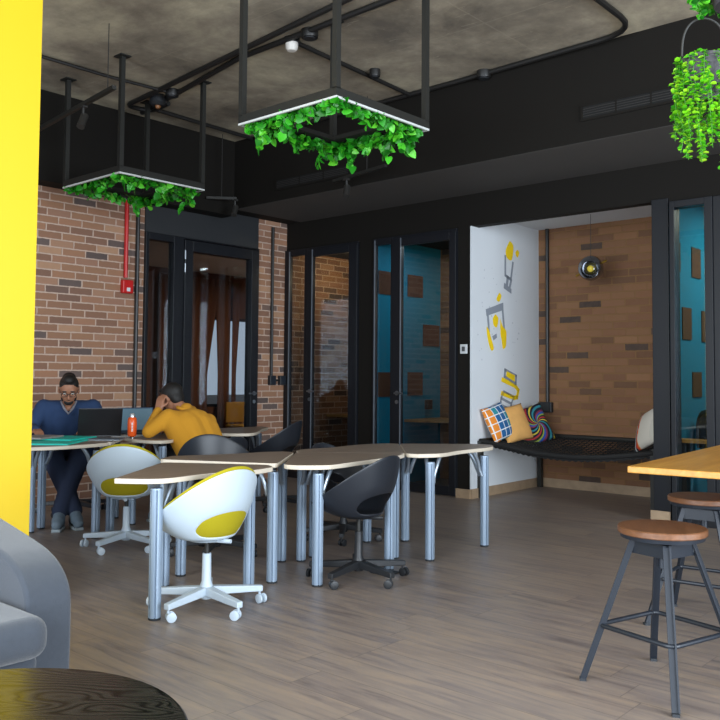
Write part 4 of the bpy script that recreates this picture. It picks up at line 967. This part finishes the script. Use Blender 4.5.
def build_person(bd, neck, head, face, sh, elbL, wrL, elbR, wrR, kneeL, ankL, kneeR, ankR, toeL, toeR, hands, top, trouser, extra):
    t = bd.t; hip = Vector((0, 0, 0.53)); neck = Vector(neck); head = Vector(head)
    face = Vector(face).normalized(); hx = Vector((-face.y, face.x, 0)).normalized()
    hx = (hx - face*hx.dot(face)).normalized(); hu = face.cross(hx); hu.normalize()
    if hu.z < 0: hu = -hu
    RM = Matrix((face, hx, hu)).transposed().to_4x4()
    def H(x, y, z): return head + face*x + hx*y + hu*z
    sL, sR = Vector(sh[0]), Vector(sh[1]); mid = hip.lerp(neck, .5); chest = hip.lerp(neck, .75)
    # continuous skin body
    mb = MB()
    mb.ball(H(-.005, 0, .03), 0.095, (1.02, .82, 1.0), 3, RM); mb.ball(H(.018, 0, -.04), 0.07, (1.0, .86, 1.05), 3, RM); mb.ball(H(.045, 0, -.085), 0.036, (.9, 1.1, .8), 2, RM)
    mb.ball(H(.092, 0, -.018), .016, (1, .8, 1.5), 2, RM); mb.ball(H(.103, 0, -.03), .013, (1, 1.1, .8), 2, RM)
    mb.ball(H(.078, .0, .028), .03, (.5, 1.8, .45), 2, RM)
    mb.ball(H(.082, 0, -.062), .014, (.6, 1.6, .45), 2, RM); mb.ball(H(.080, 0, -.071), .013, (.6, 1.4, .45), 2, RM)
    for s_ in (-1, 1): mb.ball(H(-.005, s_*.08, -.012), .026, (.55, .35, 1.15), 2, RM); mb.ball(H(.062, s_*.045, -.03), .022, (.6, 1, .8), 2, RM)
    mb.limb(H(-.02, 0, -.05), .052, neck+Vector((0,0,-.03)), .058)
    mb.limb(chest, .11, neck+Vector((-.02,0,-.07)), .08); mb.limb(hip, .12, chest, .12)
    for S_, E_, W_ in ((sL, elbL, wrL), (sR, elbR, wrR)):
        E_ = Vector(E_); W_ = Vector(W_); mb.limb(neck+Vector((-.02,0,-.07)), .05, S_, .045); mb.limb(S_, .042, E_, .034); mb.limb(E_, .034, W_, .025)
    for s_, K_, A__ in ((1, kneeL, ankL), (-1, kneeR, ankR)):
        mb.limb(hip+Vector((0, s_*.09, 0)), .07, K_, .05); mb.limb(K_, .048, A__, .034)
    for args in hands: hand(mb, *args)
    o = mb.build('body', SKIN, t, smooth=True, angle=180); remesh(o, 0.0065, 4)
    for s_ in (-1, 1):
        MB().ball(H(.079, s_*.032, .006), .0125, sub=2).build('eye', mat('eye_white', 'c9c4bc', 0.3), t, smooth=True)
        MB().ball(H(.0895, s_*.032, .004), .0058, sub=1).build('iris', mat('dark_iris', '1a120c', 0.2), t, smooth=True)
        mbb = MB(); mbb.ball(H(.092, s_*.034, .03), .018, (.35, 1.2, .3), 2, RM); mbb.build('eyebrow', HAIR, t, smooth=True)
    # garment top
    mb = MB()
    mb.limb(hip+Vector((-.01, .06, -.01)), .155, chest+Vector((-.01, .06, -.02)), .135, 16); mb.limb(hip+Vector((-.01, -.06, -.01)), .155, chest+Vector((-.01, -.06, -.02)), .135, 16)
    mb.limb(sL+Vector((-.01, -.03, -.02)), .082, sR+Vector((-.01, .03, -.02)), .082, 14)
    mb.limb(chest, .13, neck+Vector((-.025, 0, -.075)), .085)
    mb.limb(neck+Vector((-.025, 0, -.06)), .072, neck+Vector((-.015, 0, -.01)), .064)
    mb.limb(hip+Vector((-.01, .09, 0)), .14, sL+Vector((-.02, -.04, -.05)), .105, 16); mb.limb(hip+Vector((-.01, -.09, 0)), .14, sR+Vector((-.02, .04, -.05)), .105, 16)
    for S_, E_, W_ in ((sL, elbL, wrL), (sR, elbR, wrR)):
        E_ = Vector(E_); W_ = Vector(W_); mb.limb(S_, .074, E_, .056); mb.limb(E_, .056, W_.lerp(E_, .06), .041)
    o = mb.build('sweater', top, t, smooth=True, angle=180); remesh(o, 0.010, 8)
    # trousers
    mb = MB()
    for s_, K_, A__ in ((1, kneeL, ankL), (-1, kneeR, ankR)):
        K_ = Vector(K_); A__ = Vector(A__)
        mb.limb(hip+Vector((-.01, s_*.085, -.02)), .12, K_, .09); mb.limb(K_, .088, A__+Vector((0,0,.02)), .066)
    mb.limb(hip+Vector((0,.07,0)), .13, hip+Vector((0,-.07,0)), .13)
    o = mb.build('trousers', trouser, t, smooth=True, angle=180); remesh(o, 0.010, 8)
    for A__, T_ in ((ankL, toeL), (ankR, toeR)):
        A__ = Vector(A__); T_ = Vector(T_); heel = A__ + (A__-T_).normalized()*.05; heel.z = .045
        mb = MB(); mb.limb(A__+Vector((0,0,-.02)), .048, heel, .042); mb.limb(heel, .042, T_.lerp(A__, .35)+Vector((0,0,.0)), .05); mb.limb(A__, .05, T_, .042)
        s_ = mb.build('shoe', SHOE, t, smooth=True, angle=180); remesh(s_, 0.007, 5)
        d = (T_-heel); d.z = 0; L = d.length; d.normalize(); n_ = Vector((-d.y, d.x, 0))
        out = [heel+d*(L*u-0.04+0.08*u)+n_*(0.034+0.012*math.sin(u*PI))*sd for sd, us in ((1, [k/8 for k in range(9)]), (-1, [k/8 for k in range(8, -1, -1)])) for u in us]
        MB().prism([(p.x, p.y) for p in out], 0.0, 0.022).build('sole', SOLE, s_, bevel=0.004)
    extra(bd, H, RM, neck, mb)

# man in navy, facing the camera over his laptop
bd = Body((-7.26, 4.07), (0.87, -0.49), 'person', 'person in a navy sweater bent over a laptop by the brick wall')
def extra1(bd, H, RM, neck, _):
    t = bd.t
    mb = MB(); mb.ball(H(-.015, 0, .052), .096, (1.0, .86, .82), 3, RM); mb.ball(H(.02, 0, .115), .055, (1.1, .9, .75), 3, RM); mb.ball(H(-.03, 0, .11), .06, (1.1, .95, .7), 3, RM)
    for s_ in (-1, 1): mb.ball(H(-.03, s_*.06, .02), .045, (.9, .5, 1.2), 2, RM)
    o = mb.build('hair', HAIR, t, smooth=True, angle=180); remesh(o, .008, 4)
    mb = MB(); mb.ball(H(.055, 0, -.088), .036, (.85, 1.15, .8), 3, RM)
    for s_ in (-1, 1): mb.ball(H(.03, s_*.052, -.055), .03, (.8, .5, 1.3), 2, RM)
    mb.ball(H(.092, 0, -.052), .012, (.5, 2.2, .5), 2, RM)
    o = mb.build('beard', HAIR, t, smooth=True, angle=180); remesh(o, .006, 3)
    mb = MB()
    for s_ in (-1, 1):
        c = H(.105, s_*.034, .006); pts = [c + (H(0, math.cos(a)*.026, math.sin(a)*.02)-H(0,0,0)) for a in [2*PI*k/16 for k in range(16)]]
        mb.tube(pts, .0025, 6, closed=True); mb.tube([H(.105, s_*.06, .01), H(.0, s_*.083, .012)], .002, 6)
    mb.tube([H(.107, -.008, .01), H(.107, .008, .01)], .0025, 6)
    mb.build('glasses', BLACK_PL, t, smooth=True)
    mb = MB(); nk = neck+Vector((.04, 0, -.03))
    mb.tube([nk+Vector((-.02, .062, .03)), nk+Vector((.05, .035, -.03)), nk+Vector((.068, 0, -.075)), nk+Vector((.05, -.035, -.03)), nk+Vector((-.02, -.062, .03))], .010, 8)
    mb.build('collar', mat('grey_collar', '7c7a80', 0.8), t, smooth=True)
    MB().box(-.003, .003, -.02, .02, -.004, .004, Matrix.Translation(Vector((.43, .09, .885)))).build('chest_badge', PAPER, t) if False else None
build_person(bd, (.27, 0, 1.035), (.37, 0, 1.135), (.92, -.02, -.42), ((.24, .205, .985), (.24, -.205, .985)),
             (.30, .31, .80), (.40, .17, .79), (.33, -.31, .80), (.50, -.25, .795),
             (.50, .10, .565), (.74, -.05, .115), (.50, -.12, .565), (.70, .07, .115), (.90, -.07, .05), (.86, .10, .05),
             [((.40, .17, .79), (.7, -.5, -.1), (0, 0, -1), 1, .35), ((.50, -.25, .795), (.9, .2, -.12), (0, 0, -1), -1, .45)], NAVY, NAVY_T, extra1)
# man in mustard, back to the camera
bd = Body((-5.80, 4.53), (-1.0, -0.06), 'person', 'person in a mustard sweater resting his head on one hand')
def extra2(bd, H, RM, neck, _):
    t = bd.t
    mb = MB(); mb.ball(H(-.02, 0, .04), .102, (1.0, .84, .92), 3, RM); mb.ball(H(-.05, 0, -.01), .075, (.75, 1.0, 1.1), 3, RM); mb.ball(H(.045, 0, .10), .045, (1.1, 1.3, .5), 2, RM)
    o = mb.build('hair', HAIR, t, smooth=True, angle=180); remesh(o, .008, 4)
    mb = MB(); c = neck+Vector((-.012, 0, .005))
    mb.tube([c+Vector((math.cos(a)*.068, math.sin(a)*.072, .012*math.cos(a))) for a in [2*PI*k/20 for k in range(20)]], .018, 8, closed=True)
    mb.build('collar', MUSTARD, t, smooth=True)
build_person(bd, (.30, .0, .985), (.43, .04, 1.075), (.88, .22, -.45), ((.28, .195, .92), (.19, -.17, .87)),
             (.35, .345, .795), (.42, .19, .975), (.36, -.20, .775), (.56, -.12, .79),
             (.42, .11, .565), (.40, .10, .115), (.42, -.11, .565), (.42, -.12, .115), (.58, .11, .05), (.60, -.12, .05),
             [((.42, .19, .975), (.12, -.30, .9), (.3, -.8, 0), -1, .5), ((.56, -.12, .79), (.9, .3, -.1), (0, 0, -1), -1, .3)], MUSTARD, DARK_T, extra2)

# ------------------------------------------------------------------ things on the desks
def laptop(loc, rz, lid, key, screen, label, w_=0.35, d_=0.235, ang=100):
    t = thing('laptop', loc, label, 'laptop', rz=rz)          # local: hinge at y=0, keyboard towards -y
    MB().box(-w_/2, w_/2, -d_, 0, 0, 0.016).build('keyboard_base', key, t, bevel=0.004)
    MB().box(-w_/2+.03, w_/2-.03, -d_+.09, -.02, 0.016, 0.0175).build('keys', BLACK_PL, t)
    a = math.radians(ang-90); m_ = Matrix.Translation((0, 0.002, 0.016)) @ Matrix.Rotation(-a, 4, 'X')
    L = MB().box(-w_/2, w_/2, 0, 0.009, 0, d_, m_).build('lid', lid, t, bevel=0.003)
    MB().box(-w_/2+.012, w_/2-.012, -0.0012, 0, 0.015, d_-.012, m_).build('screen', screen, L)
SCR = mat('lit_screen', '4f6a78', 0.25, emit=('6a8ca0', 0.25))
laptop((-6.60, 3.99, HT), math.atan2(-0.87, -0.49)+math.radians(6), LAPT, LAPT, SCR, 'open black laptop in front of the person in navy', 0.36, 0.245, 108)
laptop((-6.80, 4.50, HT), math.radians(75), LAPS, LAPS, SCR, 'open blue grey laptop in front of the person in mustard', 0.33, 0.225, 105)
def sheet(name, poly, z0, th, m, label, cat, group=None):
    return tag(MB().prism(poly, z0, z0+th).build(name, m, bevel=0.0015), label, cat, group)
def rect(cx, cy, w_, d_, a):
    a = math.radians(a); c, s_ = math.cos(a), math.sin(a)
    return [(cx+x*c-y*s_, cy+x*s_+y*c) for x, y in ((-w_/2,-d_/2),(w_/2,-d_/2),(w_/2,d_/2),(-w_/2,d_/2))]
sheet('teal_folder', rect(-6.30, 3.40, .42, .52, 42), HT, .012, TEALF, 'large teal card folder at the front of the left desk', 'folder')
sheet('teal_folder', rect(-6.45, 3.60, .32, .40, 30), HT+.012, .01, TEALF, 'second teal card folder lying on the large one', 'folder')
sheet('grey_notebook', rect(-6.55, 3.42, .24, .34, 32), HT+.022, .014, GREYF, 'grey notebook under the hand of the person in navy', 'notebook')
t = thing('closed_tablet', (-6.28, 3.84, HT), 'silver closed tablet on the corner of the left desk', 'tablet', rz=math.radians(40))
MB().box(-.16, .16, -.10, .10, 0, .008).build('tablet_body', SILV_L, t, bevel=.003); MB().box(-.15, .15, -.09, .09, .008, .014).build('tablet_cover', mat('tablet_cover_grey', '596068', .6), t, bevel=.003)
sheet('paper_sheet', rect(-6.52, 4.24, .21, .30, 35), HT, .003, PAPER, 'white papers beside the orange bottle', 'paper')
t = thing('drink_bottle', (-6.265, 4.095, HT), 'orange drink bottle with a steel cap on the desk', 'bottle')
MB().lathe([(0, 0), (.02, 0), (.02, .012), (.012, .02), (0, .02)], 20).build('steel_foot', CHROME, t, smooth=True)
MB().lathe([(0, .018), (.030, .018), (.037, .028), (.038, .13), (.036, .165), (.026, .178), (0, .178)], 24).build('bottle_body', ORANGE, t, smooth=True)
MB().lathe([(0, .178), (.020, .178), (.020, .20), (.013, .21), (0, .21)], 20).build('cap', mat('steel_cap', 'c8ccd0', .3, metal=.7), t, smooth=True)
mb = MB()
for k in range(6):
    a = math.radians(-78); z = .06+k*.013
    mb.box(.0375, .0392, -.006, .006, z, z+.008, Matrix.Rotation(math.atan2(-4.1, 6.25), 4, 'Z'))
mb.build('lettering', PAPER, t)
t = thing('floor_box', (-3.62, 4.28, 0), 'small dark floor socket plate under the middle desk', 'floor socket')
MB().box(-.07, .07, -.07, .07, 0, .008).build('plate', RUBBER, t, bevel=.003); MB().box(-.045, .045, -.045, .045, .008, .012).build('flap', BLACK_PL, t)

# ------------------------------------------------------------------ bar table and stools
t = thing('bar_table', (-1.582, 3.455, 0), 'golden wood topped high table cut off by the right edge', 'table', rz=math.radians(5))
MB().box(0, 1.1, 0, 2.4, 0.872, 0.90).build('table_top', [BARTOP], t, bevel=0.004)
for y in (0.25, 2.15):
    MB().box(0.95, 1.0, y-.025, y+.025, 0, 0.872).build('leg', STEEL, t); MB().box(0.52, 0.56, y-.02, y+.02, 0.83, 0.872).build('rail', STEEL, t)
    MB().box(0.52, 1.0, y-.02, y+.02, 0.83, 0.871).build('cross_rail', STEEL, t)
    MB().box(0.60, 1.1, y-.03, y+.03, 0, 0.03).build('foot_bar', STEEL, t)
def stool(loc, rz, label):
    t = thing('bar_stool', (loc[0], loc[1], 0), label, 'stool', 'round seated bar stools', rz)
    h = 0.655; r = 0.180
    MB().lathe([(0, h-.028), (r-.004, h-.028), (r, h-.024), (r, h-.004), (r-.004, h), (0, h)], 48).build('seat', STOOLW, t, smooth=True)
    MB().lathe([(0, h-.045), (r-.012, h-.045), (r-.008, h-.028), (0, h-.028)], 48).build('seat_plate', STEEL, t, smooth=True)
    MB().tube([(0, 0, h-.17), (0, 0, h-.04)], .018, 12).tube([(0, 0, h-.115), (0, 0, h-.085)], .034, 12).build('screw_column', STEEL, t, smooth=True)
    mb = MB(); s_ = .125
    for k in range(4):
        a0 = PI/2*k; a1 = a0+PI/2
        mb.bar((s_*math.cos(a0), s_*math.sin(a0), h-.085), (s_*math.cos(a1), s_*math.sin(a1), h-.085), .006, .055)
    for a0 in (0, PI/2): mb.bar((s_*math.cos(a0), s_*math.sin(a0), h-.085), (-s_*math.cos(a0), -s_*math.sin(a0), h-.085), .02, .03)
    mb.build('apron', STEEL, t)
    pts = []
    for k in range(4):
        a = PI/2*k; R0, R1 = .12, .325; ca, sa = math.cos(a), math.sin(a)
        MB().bar((ca*R0, sa*R0, h-.06), (ca*R1, sa*R1, 0.012), .030, .008).bar((ca*R0-sa*.012, sa*R0+ca*.012, h-.06), (ca*R1-sa*.012, sa*R1+ca*.012, 0.012), .007, .026).build('leg', STEEL, t)
        MB().box(-.014, .014, -.014, .014, 0, .012, Matrix.Translation((ca*R1, sa*R1, 0)) @ Matrix.Rotation(a, 4, 'Z')).build('foot', RUBBER, t)
        q = R1 + (R0-R1)*(.235/(h-.06)) + .016; pts.append((ca*q, sa*q, .235))
    ring = []
    for k in range(4):
        p = Vector(pts[k]); a = Vector(pts[k-1]); b = Vector(pts[(k+1) % 4])
        s0 = p+(a-p).normalized()*.035; e0 = p+(b-p).normalized()*.035
        ring += [s0*(1-u)**2+p*2*u*(1-u)+e0*u*u for u in (0, .25, .5, .75, 1)]
    MB().tube(ring, .010, 10, closed=True).build('foot_ring', STEEL, t, smooth=True)
    return t
stool((-1.455, 3.51), math.radians(-60), 'nearest bar stool, brown round seat, standing clear of the table corner')
stool((-1.665, 4.56), math.radians(-40), 'second bar stool, half hidden under the high table')

# ------------------------------------------------------------------ armchair and coffee table
t = thing('tub_armchair', (-3.3, 1.15, 0), 'blue grey fabric armchair in the lower left corner', 'armchair')
def xz_prism(name, prof, y0, y1, m, bev):
    mb = MB(); mb.prism(prof, y0, y1, mtx=Matrix(((1,0,0,0),(0,0,1,0),(0,1,0,0),(0,0,0,1))))
    o = mb.build(name, m, t, smooth=True, angle=180)
    b = o.modifiers.new('bevel', 'BEVEL'); b.width = bev; b.segments = 5; b.limit_method = 'ANGLE'; b.angle_limit = math.radians(50)
    o.modifiers.new('normals', 'WEIGHTED_NORMAL')
    return o
arm = catmull([(0.45, .06), (0.468, .2), (0.472, .40), (0.46, .51), (0.40, .58), (0.32, .62), (0.22, .645), (0.0, .685), (-0.35, .74), (-0.55, .76)], 5) + [(-0.6, .70), (-0.6, .06)]
for y0, y1 in ((.30, .47), (-.73, -.56)): xz_prism('arm', arm, y0, y1, SOFA, .06)
xz_prism('backrest', [(-.75, .06), (-.40, .06), (-.34, .5), (-.42, .82), (-.55, .86), (-.72, .82)], -.72, .46, SOFA, .07)
xz_prism('base', [(.55, .10), (.57, .34), (-.5, .34), (-.5, .10)], -.56, .30, SOFA, .03)
mb = MB(); mb.box(-.42, .66, -.55, .295, .345, .485); o = mb.build('seat_cushion', SOFA, t, smooth=True, angle=180)
b = o.modifiers.new('bevel', 'BEVEL'); b.width = .055; b.segments = 6; b.limit_method = 'ANGLE'; o.modifiers.new('normals', 'WEIGHTED_NORMAL')
for x in (-.6, .38):
    for y in (-.6, .35): MB().lathe([(0, 0), (.016, 0), (.024, .1), (0, .1)], 16, Matrix.Translation((x, y, 0))).build('leg', BLACK_METAL, t, smooth=True)
t = thing('coffee_table', (-1.96, 0.86, 0), 'round black grained coffee table in the bottom left corner', 'table', rz=math.radians(40))
MB().lathe([(0, .42), (.485, .42), (.496, .428), (.496, .444), (.490, .45), (0, .45)], 96).build('table_top', BLACKW, t, smooth=True)
MB().tube([(0, 0, .02), (0, 0, .42)], .035, 20).build('pedestal', BLACK_METAL, t, smooth=True)
MB().lathe([(0, 0), (.24, 0), (.25, .008), (.24, .02), (0, .024)], 48).build('foot_plate', BLACK_METAL, t, smooth=True)
